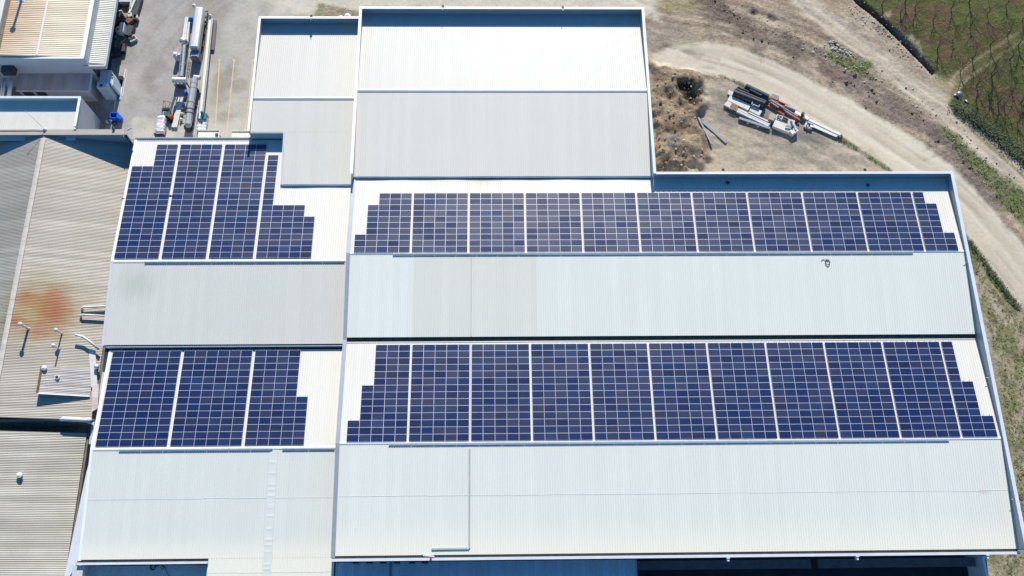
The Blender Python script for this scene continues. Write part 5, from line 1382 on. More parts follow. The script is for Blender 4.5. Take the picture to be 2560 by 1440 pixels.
# open box frame
c = at(1891, 256, 0.9); c = Vector((c.x, c.y, 0)); ang = math.atan2(at(1910, 262, 1).y - at(1833, 232, 1).y, at(1910, 262, 1).x - at(1833, 232, 1).x)
t = thing('open_chamber', 'open grey square chamber standing in front of the black pipes', 'chamber', c)
ca, sa = math.cos(ang), math.sin(ang)
for (dx, dy, l, w) in ((0, 0.62, 1.4, 0.1), (0, -0.62, 1.4, 0.1), (0.65, 0, 0.1, 1.14), (-0.65, 0, 0.1, 1.14)):
    MB().obox((c.x + dx * ca - dy * sa, c.y + dx * sa + dy * ca, 0.0), l, w, 1.0, ang).build('side_wall', 'galv', t)
MB().obox((c.x, c.y, 0.02), 1.18, 1.1, 0.06, ang).build('floor', 'black', t)
g = 'white precast beams in the stockpile yard'
bar('concrete_beam', 'broad white beam left of the open chamber', 'beam', (1822, 244), (1874, 269), 1.15, 0.55, 0, 'concrete_white', g)
bar('concrete_beam', 'short broad white beam ending below the open chamber', 'beam', (1877, 270), (1902, 283), 1.1, 0.55, 0, 'concrete_white', g)
bar('concrete_beam', 'small white beam end left of the thickest black pipe', 'beam', (1821, 230), (1832, 234), 0.8, 0.35, 0, 'concrete_white', g)
bar('concrete_beam', 'white beam under the timber pallet, front of the white group', 'beam', (1812, 259), (1835, 270), 0.55, 0.5, 0, 'concrete_white', g)
bar('concrete_beam', 'white beam behind the one under the timber pallet', 'beam', (1817, 254), (1838, 264), 0.5, 0.5, 0, 'concrete_white', g)
for i, (a, b_) in enumerate((((1842, 276), (1922, 314)), ((1844, 272), (1925, 310)), ((1870, 281), (1927, 307)))):
    bar('channel_beam', ['front long white channel beam right of the timber pallet', 'middle long white channel beam right of the timber pallet', 'rear long white channel beam right of the timber pallet'][i], 'channel beam', a, b_, 0.42, 0.5, 0, 'concrete_white', 'long white channel beams')
c = at(1835, 267, 0.7)
t = thing('timber_pallet', 'brown timber pallet lying on the white beams', 'pallet', (c.x, c.y, 0.5))
for k in range(5):
    off = (k - 2) * 0.26; MB().obox((c.x + off * ca, c.y + off * sa, 0.62), 0.16, 1.2, 0.05, ang).build('slat', 'wood', t)
for off in (-0.5, 0, 0.5): MB().obox((c.x - off * sa, c.y + off * ca, 0.52), 1.3, 0.1, 0.1, ang).build('bearer', 'wood', t)
bar('steel_beam', 'grey steel beam on white blocks, front of the stockpile', 'steel beam', (1848, 294), (1925, 320), 0.42, 0.35, 0.12, 'steel_blue')
for i, (u, v_) in enumerate(((1870, 306), (1895, 314), (1876, 297))):
    p = at(u, v_, 0.3); o = MB().obox((p.x, p.y, 0), 0.42, 0.3, 0.3, ang + 0.6).build('support_block', 'white_paint'); tag(o, ['left white support block before the grey steel beam', 'right white support block before the grey steel beam', 'white support block behind the grey steel beam'][i], 'block', 'white support blocks')
g = 'orange pipes in the stockpile yard'
for i, (a, b_, r_, z_, lab) in enumerate((((1918, 263), (1990, 305), 0.17, 0, 'front orange pipe of the orange stack'), ((1920, 259), (1994, 302), 0.17, 0, 'second orange pipe from the front of the stack'), ((1922, 255), (1998, 298), 0.17, 0, 'third orange pipe from the front of the stack'),
        ((1925, 252), (1960, 268), 0.16, 0.28, 'short orange pipe on top of the stack'), ((1946, 253), (1972, 265), 0.17, 0, 'short orange pipe by the green edging'), ((1980, 290), (1999, 301), 0.16, 0.3, 'orange pipe end on top of the stack, lower right'), ((1924, 248), (1945, 258), 0.16, 0.3, 'orange pipe stub nearest the black pipes'))):
    pipe('orange_pipe', lab, a, b_, r_, z_, 'orange', g)
g = 'grey pipes in the stockpile yard'
for i, (a, b_, r_, z_, lab) in enumerate((((1926, 256), (1946, 269), 0.15, 0.4, 'short dark grey pipe on the orange stack'), ((1928, 252), (1994, 291), 0.15, 0.45, 'long pale grey pipe lying along the orange stack'), ((1961, 265), (1988, 276), 0.28, 0, 'thick grey pipe behind the orange stack'), ((1963, 278), (1980, 289), 0.16, 0.4, 'dark grey pipe low on the orange stack'),
        ((1955, 290), (1985, 305), 0.14, 0.2, 'thin grey pipe below the orange stack'))):
    pipe('grey_pipe', lab, a, b_, r_, z_, 'greypipe', g)
p = at(1937, 242, 0.3); o = MB().obox((p.x, p.y, 0), 1.3, 0.9, 0.3, ang).build('concrete_slab', mat('grey_slab', (0.24, 0.22, 0.21), 0.9, var=0.15)); tag(o, 'grey concrete slab at the green edging right of the black pipes', 'slab')
def crate(label, u, v_, l, w, h, m, name='pallet_crate'):
    p = at(u, v_, h); t = thing(name, label, 'crate', (p.x, p.y, 0))
    MB().obox((p.x, p.y, 0.12), l, w, h - 0.12, ang).build('load', m, t)
    MB().obox((p.x, p.y, 0), l + 0.08, w + 0.08, 0.1, ang).build('pallet', 'wood', t)
    return t
crate('tan crate at the left of the two crates below the orange pipes', 1931, 292, 0.95, 1.2, 0.8, mat('tan_board', (0.36, 0.31, 0.24), 0.8))
t = crate('crate of grey fittings right of the tan crate', 1948, 294, 1.1, 1.0, 0.5, 'silver_dull')
for k in range(14):
    p = at(1948 + U(-6, 6), 293 + U(-5, 5), 0.55); MB().tube([p, p + Vector((U(-.3, .3), U(-.3, .3), 0.12))], 0.07, 6).build('fitting', random.choice(['galv', 'white_paint', 'machine']), t)
t = crate('crate of mixed grey fittings standing alone right of the stacks', 2022, 313, 1.3, 1.1, 0.45, 'silver_dull')
for k in range(14):
    p = at(2022 + U(-7, 7), 311 + U(-5, 5), 0.5); MB().tube([p, p + Vector((U(-.3, .3), U(-.3, .3), 0.12))], 0.07, 6).build('fitting', random.choice(['galv', 'white_paint', 'machine']), t)
bar('concrete_slab', 'wide white slab stack at the lower right of the stockpile', 'slab', (1935, 307), (1989, 328), 1.35, 0.75, 0, 'concrete_white')
bar('concrete_slab', 'small white slab end at the corner of the wide slab', 'slab', (1981, 322), (1989, 331), 1.3, 0.9, 0, 'white_paint')
bar('steel_frame_pile', 'jumbled grey steel box behind the wide white slab', 'steel box', (1970, 305), (1986, 309), 1.3, 0.9, 0, 'silver_dull')
for i, (a, b_) in enumerate((((1978, 302), (1982, 320)), ((1964, 314), (1984, 318)), ((1986, 310), (1990, 324)))):
    bar('steel_offcut', ['upright dark steel offcut on the grey steel box', 'flat dark steel offcut beside the wide white slab', 'pale steel offcut at the right of the grey steel box'][i], 'offcut', a, b_, 0.28, 0.12, 0.95, ['machine', 'steel_blue', 'galv'][i])
for i, (a, b_) in enumerate((((1988, 279), (2004, 287)), ((2010, 289), (2022, 297)))):
    bar('white_column', ['short white steel column left of the dark clamp', 'short white steel column right of the dark clamp'][i], 'column', a, b_, 0.55, 0.45, 0.1, 'cream')
bar('white_box_girder', 'long cream box girder tapering along the green edging', 'girder', (2022, 298), (2101, 336), 0.42, 0.35, 0.1, 'cream')
p1, p2, p3, p4 = at(2020, 300, 0.35), at(2098, 338, 0.35), at(2090, 342, 0.35), at(2020, 312, 0.35)
o = MB().prism([(p1.x, p1.y), (p2.x, p2.y), (p3.x, p3.y), (p4.x, p4.y)], 0.2, 0.35).build('girder_plate', 'white_paint'); tag(o, 'tapering white steel plate beside the cream box girder', 'plate')
o = MB().obox((at(2007, 285, 0.6).x, at(2007, 285, 0.6).y, 0), 0.4, 0.5, 0.9, ang + 1.3).build('dark_clamp', 'machine'); tag(o, 'dark steel clamp block between the two white columns', 'clamp')
p = at(2101, 341, 0.3); o = MB().obox((p.x, p.y, 0), 0.7, 0.4, 0.4, 0.4).build('end_stand', 'machine'); tag(o, 'dark stand under the right end of the girder', 'stand')
bar('steel_beam', 'thinner of two grey steel beams lying crossed by the soil heap', 'steel beam', (1746, 293), (1780, 361), 0.28, 0.25, 0.25, 'steel_blue')
bar('steel_beam', 'thicker of two grey steel beams lying crossed by the soil heap', 'steel beam', (1757, 304), (1816, 356), 0.38, 0.25, 0.0, 'steel_blue')
for a, b_ in (((1848, 221), (1846, 224)),): pass

# ================================================================== YARD, TOP LEFT
def cyl_h(name, a, b_, r, zc_, m, parent, seg=18, flat=False):
    p, q_ = at(*a, zc_), at(*b_, zc_); d = (q_ - p).normalized()
    return MB().tube([p - d * 0.0, p + d * r * 0.25, q_ - d * r * 0.25, q_], [r * 0.82, r, r, r * 0.82], seg).build(name, m, parent, smooth=False)
t = thing('storage_tank', 'long shiny silver tank on a dark skid, nearest the top of the yard', 'tank', at(487, 75, 0))
a, b_ = at(497, 16, 2.7), at(483, 118, 2.7); a.z = b_.z = 1.75; ang2 = math.atan2(b_.y - a.y, b_.x - a.x)
L_ = (b_ - a).length; c = (a + b_) / 2
mb = MB(); seg = 20; base = 0; d = (b_ - a).normalized(); sd_ = Vector((-d.y, d.x, 0))
prof = []
for k in range(seg):
    th = 2 * math.pi * k / seg; cx_, cy_ = math.cos(th), math.sin(th); e = 0.45
    prof.append((abs(cx_) ** e * math.copysign(1, cx_) * 0.76, abs(cy_) ** e * math.copysign(1, cy_) * 0.95))
for (f_, s_) in ((0, 0.86), (0.03, 1), (0.5, 1), (0.97, 1), (1.0, 0.86)):
    for (px_, pz_) in prof:
        v = a + d * L_ * f_ + sd_ * px_ * s_; mb.v.append((v.x, v.y, 1.75 + pz_ * s_))
for i in range(4):
    for k in range(seg): mb.f.append((i * seg + k, i * seg + (k + 1) % seg, (i + 1) * seg + (k + 1) % seg, (i + 1) * seg + k)[::-1]); mb.m.append(0)
mb.f.append(tuple(range(seg))); mb.f.append(tuple(4 * seg + k for k in range(seg))[::-1]); mb.m += [0, 0]
mb.build('vessel', 'silver', t)
for f_ in (0.2, 0.5, 0.8):
    v = a + d * L_ * f_; MB().obox((v.x, v.y, 0.3), 0.14, 1.6, 0.65, ang2).build('saddle', 'machine', t)
for s_ in (-0.75, 0.75):
    v = c + sd_ * s_; MB().obox((v.x, v.y, 0.02), L_ + 0.8, 0.18, 0.3, ang2).build('skid_rail', 'machine', t)
v = b_ + d * 0.75; MB().obox((v.x, v.y, 0.1), 1.2, 1.5, 1.7, ang2).build('end_cabinet', 'steel_blue', t)
v = b_ + d * 1.0; MB().obox((v.x, v.y, 1.81), 0.35, 1.1, 0.1, ang2).build('vent_grille', 'galv', t)
side = at(516, 45, 0.6)
for (u, v_) in ((514, 28), (513, 40), (512, 54)): p = at(u, v_, 0.6); MB().obox((p.x, p.y, 0.5), 0.9, 0.12, 0.12, 0).build('side_bracket', 'machine', t)
p, q_ = at(519, 26, 0.6), at(515, 58, 0.6); MB().tube([p, q_], 0.06, 6).build('side_rail', 'machine', t)
p = at(484, 12, 2.2); o = MB().lathe((p.x, p.y, 0), [(0.15, 0), (0.15, 1.7), (0.32, 1.8), (0.32, 2.1), (0.1, 2.3)], 10).build('hydrant_post', 'white_paint'); tag(o, 'small white topped post by the upper left corner of the silver tank', 'post')
for i, (a_, b2) in enumerate((((465, 42), (457, 100)), ((469, 42), (462, 100)), ((473, 55), (466, 108)))):
    bar('steel_channel', ['leftmost of three white channels left of the silver tank', 'middle of three white channels left of the silver tank', 'rightmost of three white channels left of the silver tank'][i], 'channel', a_, b2, 0.3, 0.4, 0.6, 'white_paint', 'white channels by the silver tank')
bar('steel_channel', 'pale thin channel against the side of the silver tank', 'channel', (474, 60), (469, 105), 0.2, 0.3, 0.5, 'cap_mid')
p = at(478, 48, 0.8); t = thing('covered_motor', 'bright blue covered motor between the channels and the silver tank', 'motor', (p.x, p.y, 0))
MB().lathe((p.x, p.y, 0), [(0.35, 0), (0.48, 0.5), (0.42, 1.1), (0.15, 1.4)], 12).build('cover', 'sky_blue', t)
p2 = at(480, 58, 0.6); MB().lathe((p2.x, p2.y, 0), [(0.3, 0), (0.35, 0.4), (0.15, 0.9)], 10).build('cover_fold', 'sky_blue', t)
p = at(457, 100, 1.7); t = thing('silver_drum', 'round silver hopper drum at the upper end of the conveyor', 'drum', (p.x, p.y, 0))
MB().lathe((p.x, p.y, 0.4), [(0.3, 0), (0.62, 0.5), (0.66, 1.2), (0.5, 1.5), (0.1, 1.6)], 16).build('shell', 'silver', t, smooth=True)
MB().lathe((p.x, p.y, 0), [(0.2, 0), (0.2, 0.45)], 10).build('stand', 'machine', t)
t = thing('conveyor', 'long blue grey conveyor frame between drum and cross box', 'conveyor', at(456, 155, 0))
for dx in (-5, 0, 5): 
    pa, pb = at(460 + dx, 112, 1.5), at(452 + dx, 192, 1.5); MB().tube([pa, pb], 0.09, 6).build('frame_rail', 'steel_blue', t)
for k in range(12):
    f_ = k / 11; pa, pb = at(455 - 8 * f_, 112 + 80 * f_, 1.45), at(465 - 8 * f_, 112 + 80 * f_, 1.45); MB().tube([pa, pb], 0.06, 6).build('roller', 'galv', t)
for (u, v_) in ((456, 118), (464, 118), (448, 188), (457, 188)):
    p = at(u, v_, 1.4); MB().tube([(p.x, p.y, 0), p], 0.06, 6).build('leg', 'steel_blue', t)
pa, pb = at(461, 112, 1.62), at(454, 190, 1.62); MB().obox(((pa.x + pb.x) / 2, (pa.y + pb.y) / 2, 1.6), (pb - pa).length, 0.3, 0.1, math.atan2(pb.y - pa.y, pb.x - pa.x)).build('belt', 'galv', t)
t = thing('gantry', 'narrow yellowish brown ladder frame right of the conveyor', 'frame', at(470, 150, 0))
for dx in (0, 5): MB().tube([at(471 + dx, 132, 0.8), at(466 + dx, 172, 0.8)], 0.06, 6).build('rail', 'wood', t)
for k in range(5): MB().tube([at(471 - k, 134 + k * 8, 0.8), at(476 - k, 136 + k * 8, 0.8)], 0.05, 5).build('rung', 'wood', t)
p = at(438, 134, 1.7); t = thing('white_pump_unit', 'white box machine standing alone left of the conveyor', 'machine', (p.x, p.y, 0))
MB().box(p.x - 0.42, p.x + 0.3, p.y - 0.4, p.y + 0.4, 0, 1.6).build('housing', 'white_paint', t)
MB().lathe((p.x - 0.1, p.y, 1.6), [(0.3, 0), (0.28, 0.15), (0.1, 0.22)], 12).build('lid', 'white_paint', t)
MB().box(p.x + 0.34, p.x + 0.75, p.y - 0.1, p.y + 0.3, 0.9, 1.5).build('side_box', 'white_paint', t)
# long cream duct
t = thing('long_duct', 'very long cream box duct running down the middle of the yard', 'duct', at(512, 180, 0))
pa, pb = at(526, 40, 1.4), at(500, 295, 1.4); an = math.atan2(pb.y - pa.y, pb.x - pa.x); Ld = (pb - pa).length
c = (pa + pb) / 2; MB().obox((c.x, c.y, 0.75), Ld, 0.44, 0.6, an).build('duct_body', 'cream', t)
sd2 = Vector((-math.sin(an), math.cos(an), 0)); c2 = c + sd2 * 0.32; c2 = c2 if c2.x > c.x else c - sd2 * 0.32
MB().obox((c2.x, c2.y, 0.85), Ld * 0.97, 0.14, 0.3, an).build('side_channel', 'galv', t)
for f_ in np.linspace(0.05, 0.95, 7): v = pa + (pb - pa) * f_; MB().obox((v.x, v.y, 0), 0.12, 0.5, 0.74, an).build('support', 'galv', t)
bar('steel_plate', 'flat brown steel plate right of the upper end of the cream duct', 'plate', (535, 50), (528, 124), 1.0, 0.12, 0.3, 'brownplate')
p = at(525, 38, 1.6); o = MB().lathe((p.x, p.y, 1.4), [(0.2, 0), (0.26, 0.2), (0.1, 0.4)], 10).build('duct_cowl', 'cream'); tag(o, 'small cream cowl on the top end of the long duct', 'cowl')
# cross box
t = thing('cross_hopper', 'horizontal cream cylinder housing over a dark frame at the conveyor end', 'hopper', at(452, 202, 0))
MB().tube([at(434, 200, 2.6), at(466, 200, 2.6)], 0.42, 14).build('housing', 'cream', t)
MB().tube([at(432, 200, 2.6), at(436, 200, 2.6)], 0.5, 14).build('end_cap', 'white_paint', t)
for u in (437, 446, 455, 464): p = at(u, 203, 2.3); MB().box(p.x - 0.07, p.x + 0.07, p.y - 0.07, p.y + 0.07, 0, 2.3).build('leg', 'machine', t)
p = at(450, 208, 0.6); MB().box(p.x - 0.9, p.x + 0.9, p.y - 0.5, p.y + 0.5, 0.1, 1.1).build('base_frame', 'steel_blue', t)
p = at(462, 227, 0.9); o = MB().lathe((p.x, p.y, 0), [(0.28, 0), (0.3, 0.4), (0.28, 0.85), (0.05, 0.86)], 14).build('drum', 'blue_paint'); tag(o, 'blue drum in the shade beside the grey tank', 'drum')
# second tank
t = thing('process_tank', 'long dull grey tank with bands, in the middle of the yard', 'tank', at(470, 255, 0))
A_, B_ = at(483, 192, 2.4), at(466, 312, 2.2); A_.z = 1.7; B_.z = 1.45
d3 = (B_ - A_).normalized()
MB().tube([A_, A_ + d3 * 0.15, B_ - d3 * 0.4, B_], [0.5, 0.62, 0.58, 0.35], 10).build('vessel', 'silver_dull', t, smooth=False)
for f_ in (0.1, 0.2, 0.5, 0.64, 0.72): v = A_ + (B_ - A_) * f_; MB().tube([v - d3 * 0.06, v + d3 * 0.06], 0.65, 10).build('band', 'galv' if f_ < 0.6 else 'machine', t)
for f_ in (0.15, 0.5, 0.85): v = A_ + (B_ - A_) * f_; MB().obox((v.x, v.y, 0), 0.2, 0.95, 1.0, math.atan2(d3.y, d3.x)).build('saddle', 'machine', t)
mb = MB(); mb.tube([at(488, 248, 0.5), at(494, 247, 0.5), at(496, 252, 0.5), at(492, 257, 0.4), at(487, 262, 0.2), at(490, 276, 0.1)], 0.04, 6); o = mb.build('hose', 'black'); tag(o, 'thin dark hose curling between the grey tank and the cream duct', 'hose')
p = at(465, 308, 1.0); MB().lathe((at(468, 318, 0.8).x, at(468, 318, 0.8).y, 0), [(0.6, 0), (0.55, 1.0), (0.2, 1.2)], 10).build('pump_end', 'machine', t)
o = MB().tube([at(485, 193, 1.6), at(500, 195, 1.6)], 0.38, 16).build('white_cylinder', 'white_paint'); tag(o, 'white horizontal cylinder across the top of the grey tank', 'cylinder')
for i, (u, v_) in enumerate(((457, 258), (455, 268), (453, 282), (451, 296))):
    p = at(u, v_, 0.6); o = MB().lathe((p.x, p.y, 0), [(0.22, 0), (0.25, 0.4), (0.12, 0.6)], 9).tube([(p.x, p.y, 0.35), (p.x + 0.5, p.y, 0.4)], 0.06, 6).build('valve', random.choice(['silver_dull', 'cream', 'galv'])); tag(o, ['topmost', 'second', 'third', 'lowest'][i] + ' small valve in the row left of the grey tank', 'valve', 'valves beside the grey tank')
t = thing('beam_bundle', 'long pale bundle of two ribbed beams lying left of the grey tank', 'beam bundle', at(444, 280, 0))
for dx in (-4, 3): 
    pa, pb = at(453 + dx, 243, 0.4), at(436 + dx, 317, 0.4); MB().obox(((pa.x + pb.x) / 2, (pa.y + pb.y) / 2, 0.05), (pb - pa).length, 0.46, 0.35, math.atan2(pb.y - pa.y, pb.x - pa.x)).build('beam', 'wrap' if dx > 9 else 'concrete_white', t)
t = thing('belt_lifter', 'narrow sloping blue grey lifter beside the dark cross frame', 'conveyor', at(431, 262, 0))
for dx in (-2, 2): MB().tube([at(437 + dx, 242, 1.6), at(424 + dx, 282, 0.7)], 0.08, 6).build('rail', 'steel_blue', t)
MB().tube([at(437, 242, 1.55), at(424, 282, 0.65)], 0.12, 6).build('belt', 'galv', t)
for (u, v_, z_) in ((437, 243, 1.5), (425, 280, 0.65)): p = at(u, v_, z_); MB().tube([(p.x, p.y, 0), p], 0.06, 6).build('leg', 'steel_blue', t)
t = thing('green_machine', 'small dark green machine with a red drum near the wrapped bale', 'machine', at(419, 286, 0))
p = at(418, 284, 1.0); MB().box(p.x - 0.6, p.x + 0.4, p.y - 0.4, p.y + 0.4, 0, 0.95).build('body', 'green', t)
p = at(425, 289, 1.1); MB().lathe((p.x, p.y, 0), [(0.4, 0), (0.42, 0.9), (0.3, 1.15)], 12).build('drum', 'red', t)
p = at(424, 300, 0.5); MB().lathe((p.x, p.y, 0), [(0.3, 0), (0.25, 0.5), (0.1, 0.6)], 10).build('wheel', 'black', t)
p = at(411, 283, 0.8); MB().box(p.x - 0.3, p.x + 0.3, p.y - 0.35, p.y + 0.35, 0, 0.8).build('gearbox', 'galv', t)
t = thing('tube_frame', 'open rectangular tube frame standing above the green machine', 'frame', at(416, 258, 0))
q4 = [at(409, 252, 1.1), at(425, 255, 1.1), at(421, 269, 1.1), at(407, 267, 1.1)]
for k in range(4): MB().tube([q4[k], q4[(k + 1) % 4]], 0.045, 6).build('bar', 'rust', t); MB().tube([(q4[k].x, q4[k].y, 0), q4[k]], 0.04, 6).build('leg', 'rust', t)
p = at(413, 271, 0.5); MB().box(p.x - 0.65, p.x + 0.65, p.y - 0.25, p.y + 0.2, 0, 0.4).build('base', 'machine', t)
# wrapped bale
pa, pb = at(403, 288, 1.3), at(397, 330, 1.3); t = thing('wrapped_load', 'long load wrapped in crumpled white film, lower left of the yard', 'wrapped load', at(400, 310, 0))
mb = MB(); n = 14; seg = 14; dd = (pb - pa)
for i in range(n + 1):
    f_ = i / n; v = pa + dd * f_; s_ = (0.75 if i in (0, n) else 1) * U(0.96, 1.04)
    for k in range(seg):
        th = 2 * math.pi * k / seg; cx_, cy_ = math.cos(th), math.sin(th)
        mb.v.append((v.x + abs(cx_) ** 0.6 * math.copysign(1, cx_) * 0.72 * s_ * U(0.93, 1.07), v.y + U(-.05, .05), 0.72 + abs(cy_) ** 0.6 * math.copysign(1, cy_) * 0.66 * s_ * U(0.93, 1.07)))
for i in range(n):
    for k in range(seg): mb.f.append((i * seg + k, i * seg + (k + 1) % seg, (i + 1) * seg + (k + 1) % seg, (i + 1) * seg + k)); mb.m.append(0)
mb.f.append(tuple(range(seg))[::-1]); mb.f.append(tuple(n * seg + k for k in range(seg))); mb.m += [0, 0]
mb.build('film', 'wrap', t); p = at(397, 334, 0.6); MB().box(p.x - 0.8, p.x + 0.8, p.y - 0.25, p.y + 0.1, 0.05, 0.7).build('base', 'machine', t)
# teal machine with bags
t = thing('bag_filler', 'teal machine with a stack of white bags beside the end of the cream duct', 'machine', at(505, 305, 0))
pa = at(505, 290, 1.2); MB().box(pa.x - 0.8, pa.x + 0.7, pa.y - 0.5, pa.y + 0.55, 0.1, 1.2).build('body', 'teal', t)
MB().tube([at(504, 278, 1.8), at(508, 292, 1.0)], 0.25, 10).build('chute', 'teal', t)
for k, (u, v_) in enumerate(((500, 298), (509, 299), (499, 306), (509, 307), (498, 314), (508, 315), (498, 322), (507, 322))):
    p = at(u, v_, 0.9); MB().lathe((p.x, p.y, 0.3), [(0.3, 0), (0.5, 0.15), (0.52, 0.45), (0.3, 0.6), (0.05, 0.62)], 10).build('bag', 'wrap' if k == 99 else 'white_paint', t)
MB().box(at(514, 310, 0.8).x, at(516, 310, 0.8).x, at(514, 322, 0.8).y, at(514, 292, 0.8).y, 0, 0.8).build('side_rail', 'galv', t)
t = thing('floor_rails', 'pair of thin pale rails ending at the left warehouse eave', 'rails', at(483, 320, 0))
for u in (484, 488): MB().tube([at(u + 8, 262, 0.15), at(u - 2, 338, 0.15)], 0.05, 6).build('rail', 'cap_mid', t)
for i, (u0, u1, v0, v1) in enumerate(((496, 549, 327, 342), (580, 626, 329, 344))):
    h_ = 2.2; t = thing('trough_canopy', ['cream shallow trough roof below the bagging machine', 'cream shallow trough roof near the stepped shed'][i], 'canopy', at((u0 + u1) / 2, 336, 0))
    a_, b2 = at(u0, v0, h_), at(u1, v0, h_); y0_ = at(u0, v1, h_).y - 1
    MB().box(a_.x, b2.x, y0_, a_.y, h_ - 0.1, h_).build('deck', 'cream', t)
    MB().box(a_.x, b2.x, a_.y, a_.y + 0.1, h_ - 0.1, h_ + 0.15).build('lip', 'cream', t); MB().box(b2.x, b2.x + 0.1, y0_, a_.y, h_ - 0.1, h_ + 0.15).build('lip', 'cream', t)
    MB().box(a_.x, b2.x, a_.y - 0.6, a_.y - 0.5, 0, h_ - 0.1).build('wall', 'wall_pale', t)
o = MB().box(*(lambda p: (p.x - 0.22, p.x + 0.22, p.y - 0.22, p.y + 0.22))(at(542, 337, 2.3)), 2.2, 2.45).build('roof_box', 'machine'); tag(o, 'small dark box on the cream trough roof', 'box')
# blue bin
t = thing('skip_bin', 'bright blue open bin at the corner of the shaded passage', 'bin', at(287, 292, 0))
a_, b2 = at(276, 281, 1.5), at(292, 294, 1.5); x0_, x1_, y1_, y0_ = a_.x, b2.x, a_.y, b2.y
for (q0, q1, q2_, q3) in ((x0_, x1_, y0_, y0_ + 0.08), (x0_, x1_, y1_ - 0.08, y1_), (x0_, x0_ + 0.08, y0_, y1_), (x1_ - 0.08, x1_, y0_, y1_)):
    MB().box(q0, q1, q2_, q3, 0.1, 1.5).build('side', 'blue_paint', t)
MB().box(x0_ + 0.08, x1_ - 0.08, y0_ + 0.08, y1_ - 0.08, 0.1, 0.3).build('floor', 'blue_paint', t)
MB().prism([(x1_, y0_), (x1_ + 0.45, y0_ + 0.1), (x1_ + 0.45, y1_ - 0.4), (x1_, y1_)], 0.1, [1.45, 0.9, 0.9, 1.45]).build('lifting_pocket', 'blue_paint', t)
MB().box(x0_ + 0.2, x1_ - 0.3, y0_ + 0.2, y0_ + 0.6, 0.3, 0.6).build('rubbish', 'red', t)
p = at(283, 306, 0.6); o = MB().lathe((p.x, p.y, 0), [(0.35, 0), (0.4, 0.3), (0.2, 0.6)], 9).build('green_bag', 'green'); tag(o, 'dark green sack just below the blue bin', 'sack')
for i, (u, v_) in enumerate(((236, 305), (243, 298), (266, 303), (275, 300))):
    p = at(u, v_, 0.4); o = MB().obox((p.x, p.y, 0), 0.5, 0.35, 0.3, U(0, 3)).build('carton', 'white_paint' if i != 1 else 'cream'); tag(o, ['white carton against the white building, leftmost', 'cream carton in the passage corner', 'white carton left of the dark green sack', 'white carton touching the blue bin'][i], 'carton')
bar('pvc_pipe', 'long thin white pipe lying on the asphalt beside the shade', 'pipe', (314, 172), (299, 248), 0.22, 0.16, 0, 'white_paint')
bar('pvc_pipe', 'second thin white pipe close beside the first on the asphalt', 'pipe', (318, 174), (306, 240), 0.1, 0.1, 0, 'cap_mid')
bar('kerb_rail', 'long pale rail along the edge of the shaded passage', 'rail', (301, 162), (284, 280), 0.12, 0.2, 0, 'cream')
o = MB().box(*(lambda p: (p.x - 0.45, p.x + 0.45, p.y - 0.35, p.y + 0.35))(at(299, 194, 0.8)), 0, 0.8).box(*(lambda p: (p.x - 0.2, p.x + 0.2, p.y - 0.5, p.y + 0.5))(at(296, 204, 0.8)), 0, 0.75).build('gas_meter', 'black'); tag(o, 'dark angular meter box standing on the pale rail', 'meter')
# scrap row beside the lean-to
def scrap(label, u, v_, l, w, h, a, m, name='scrap_item'):
    p = at(u, v_, h); o = MB().obox((p.x, p.y, 0), l, w, h, a).build(name, m); return tag(o, label, 'scrap')
t = thing('feed_hopper', 'white silver hopper machine among the scrap beside the lean-to', 'machine', at(300, 70, 0))
p = at(297, 71, 1.6); MB().lathe((p.x, p.y, 0), [(0.3, 0), (0.7, 0.5), (0.75, 1.3), (0.5, 1.6), (0.1, 1.65)], 14).build('shell', 'concrete_white', t)
p = at(304, 66, 1.7); MB().box(p.x - 0.4, p.x + 0.4, p.y - 1.0, p.y + 0.8, 0.2, 1.7).build('side_housing', 'white_paint', t)
p = at(295, 72, 1.72); MB().lathe((p.x, p.y, 1.62), [(0.16, 0), (0.16, 0.08)], 10).build('inlet', 'black', t)
scrap('dark oily engine block in the scrap row, above the hopper', 302, 48, 1.4, 1.1, 0.9, 0.4, 'machine', 'engine_block')
scrap('large dark machine body right of the hopper', 322, 75, 2.0, 1.1, 1.0, 1.35, 'machine', 'old_press')
scrap('long dark machine bed at the top of the scrap row', 340, 20, 4.6, 0.9, 0.9, 1.45, 'machine', 'machine_bed')
scrap('reddish dark motor between the two dark machines', 322, 50, 1.0, 0.9, 1.1, 0.9, 'rust', 'motor')
scrap('white cabinet at the very top of the scrap row', 314, 0, 2.4, 0.7, 1.0, 0.0, 'ac', 'cabinet')
scrap('slim white panel leaning on the dark machine bed', 331, 12, 3.4, 0.35, 1.2, 1.35, 'white_paint', 'panel')
scrap('second slim white panel just left of the first', 327, 6, 2.6, 0.25, 1.2, 1.6, 'silver', 'panel')
scrap('silver box with rounded top beside the white panels', 324, 36, 0.7, 0.8, 1.1, 0.2, 'silver', 'box')
scrap('second silver box right of the first', 339, 40, 0.6, 0.7, 0.9, 0.3, 'silver', 'box')
scrap('upright red gas cylinder rack against the lean-to', 286, 46, 0.5, 2.2, 1.2, 0.15, 'red', 'cylinder_rack')
scrap('yellow green crate in the scrap row shade', 281, 84, 0.6, 1.0, 0.7, 0.1, 'weed', 'crate')
scrap('rusty brown frame piece low in the scrap row', 277, 112, 0.6, 1.7, 0.7, 0.1, 'rust', 'frame_piece')
scrap('dark square bin in the lower scrap row', 306, 118, 0.8, 1.5, 0.8, 0.05, 'machine', 'bin')
scrap('dark heap of machine parts at the end of the scrap row', 286, 130, 1.6, 1.2, 0.8, 0.3, 'machine', 'parts_heap')
scrap('small white canister near the top of the scrap row', 301, 28, 0.5, 0.5, 0.7, 0.3, 'white_paint', 'canister')
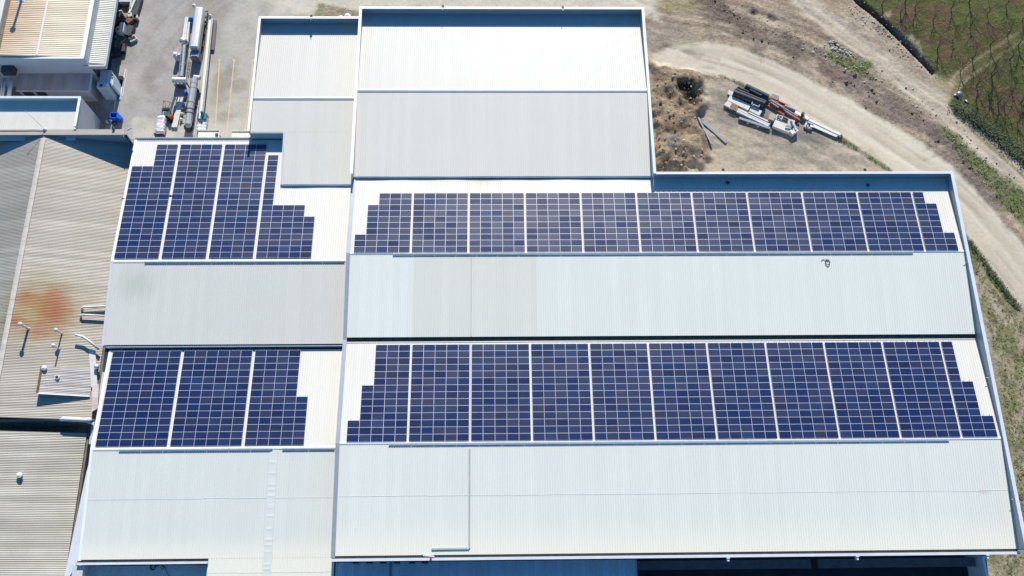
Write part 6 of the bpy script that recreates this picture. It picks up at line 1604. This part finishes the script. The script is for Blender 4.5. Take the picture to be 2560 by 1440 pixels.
scrap('thin tan plank near the top of the scrap row', 322, 18, 1.7, 0.22, 0.5, 1.4, 'wood', 'plank')
for i in range(14):
    u, v_ = U(276, 312), U(20, 125); p = at(u, v_, 0.4)
    o = MB().tube([p, p + Vector((U(-.9, .9), U(-.9, .9), U(-.1, .3)))], U(0.04, 0.1), 6).obox((p.x, p.y, 0), U(.3, .6), U(.2, .4), U(.2, .5), U(0, 3)).build('scrap_piece', random.choice(['rust', 'machine', 'galv', 'cream'])); tag(o, 'small loose scrap part on the ground beside the lean-to', 'scrap', 'small scrap parts beside the lean-to')
t = thing('timber_tray', 'tilted open timber tray at the right end of the scrap row', 'tray', at(331, 95, 0))
c = at(331, 95, 0.5)
for (dx, dy, l, w) in ((0, 0.45, 1.2, 0.12), (0, -0.45, 1.2, 0.12), (0.55, 0, 0.12, 0.8), (-0.55, 0, 0.12, 0.8)):
    ca2, sa2 = math.cos(0.6), math.sin(0.6); MB().obox((c.x + dx * ca2 - dy * sa2, c.y + dx * sa2 + dy * ca2, 0.1), l, w, 0.4, 0.6).build('side', 'cream', t)
MB().obox((c.x, c.y, 0.08), 1.0, 0.8, 0.08, 0.6).build('floor', 'silver_dull', t)
t = thing('hose_reel', 'dark hose looped on the brown ground near the top of the scrap row', 'hose', at(312, 8, 0))
c = at(311, 12, 0.1); MB().tube([(c.x + 0.95 * math.cos(i * 0.45), c.y + 0.5 * math.sin(i * 0.45), 0.08 + 0.002 * i) for i in range(30)], 0.04, 6).build('coil', 'black', t)
# objects behind the stepped shed
p = at(868, 37, 1.0); t = thing('boulder', 'pale round boulder with white scraps beyond the smaller stepped shed', 'boulder', (p.x, p.y, 0))
MB().lathe((p.x, p.y, 0), [(0.5, 0), (0.65, 0.4), (0.5, 0.8), (0.15, 1.0)], 9).build('rock', 'cream', t)
p = at(848, 41, 0.4); MB().obox((p.x, p.y, 0), 1.2, 0.4, 0.3, 0.3).build('scrap', 'white_paint', t)
p = at(823, 37, 0.3); t = thing('timber_pallet', 'grey timber pallet on the brown patch beyond the stepped shed', 'pallet', (p.x, p.y, 0))
for k in range(4): MB().obox((p.x, p.y - 0.45 + k * 0.3, 0.12), 1.3, 0.14, 0.05, 0.1).build('slat', 'wood', t)
for off in (-0.5, 0.5): MB().obox((p.x + off, p.y, 0), 0.1, 1.2, 0.1, 0.1).build('bearer', 'wood', t)
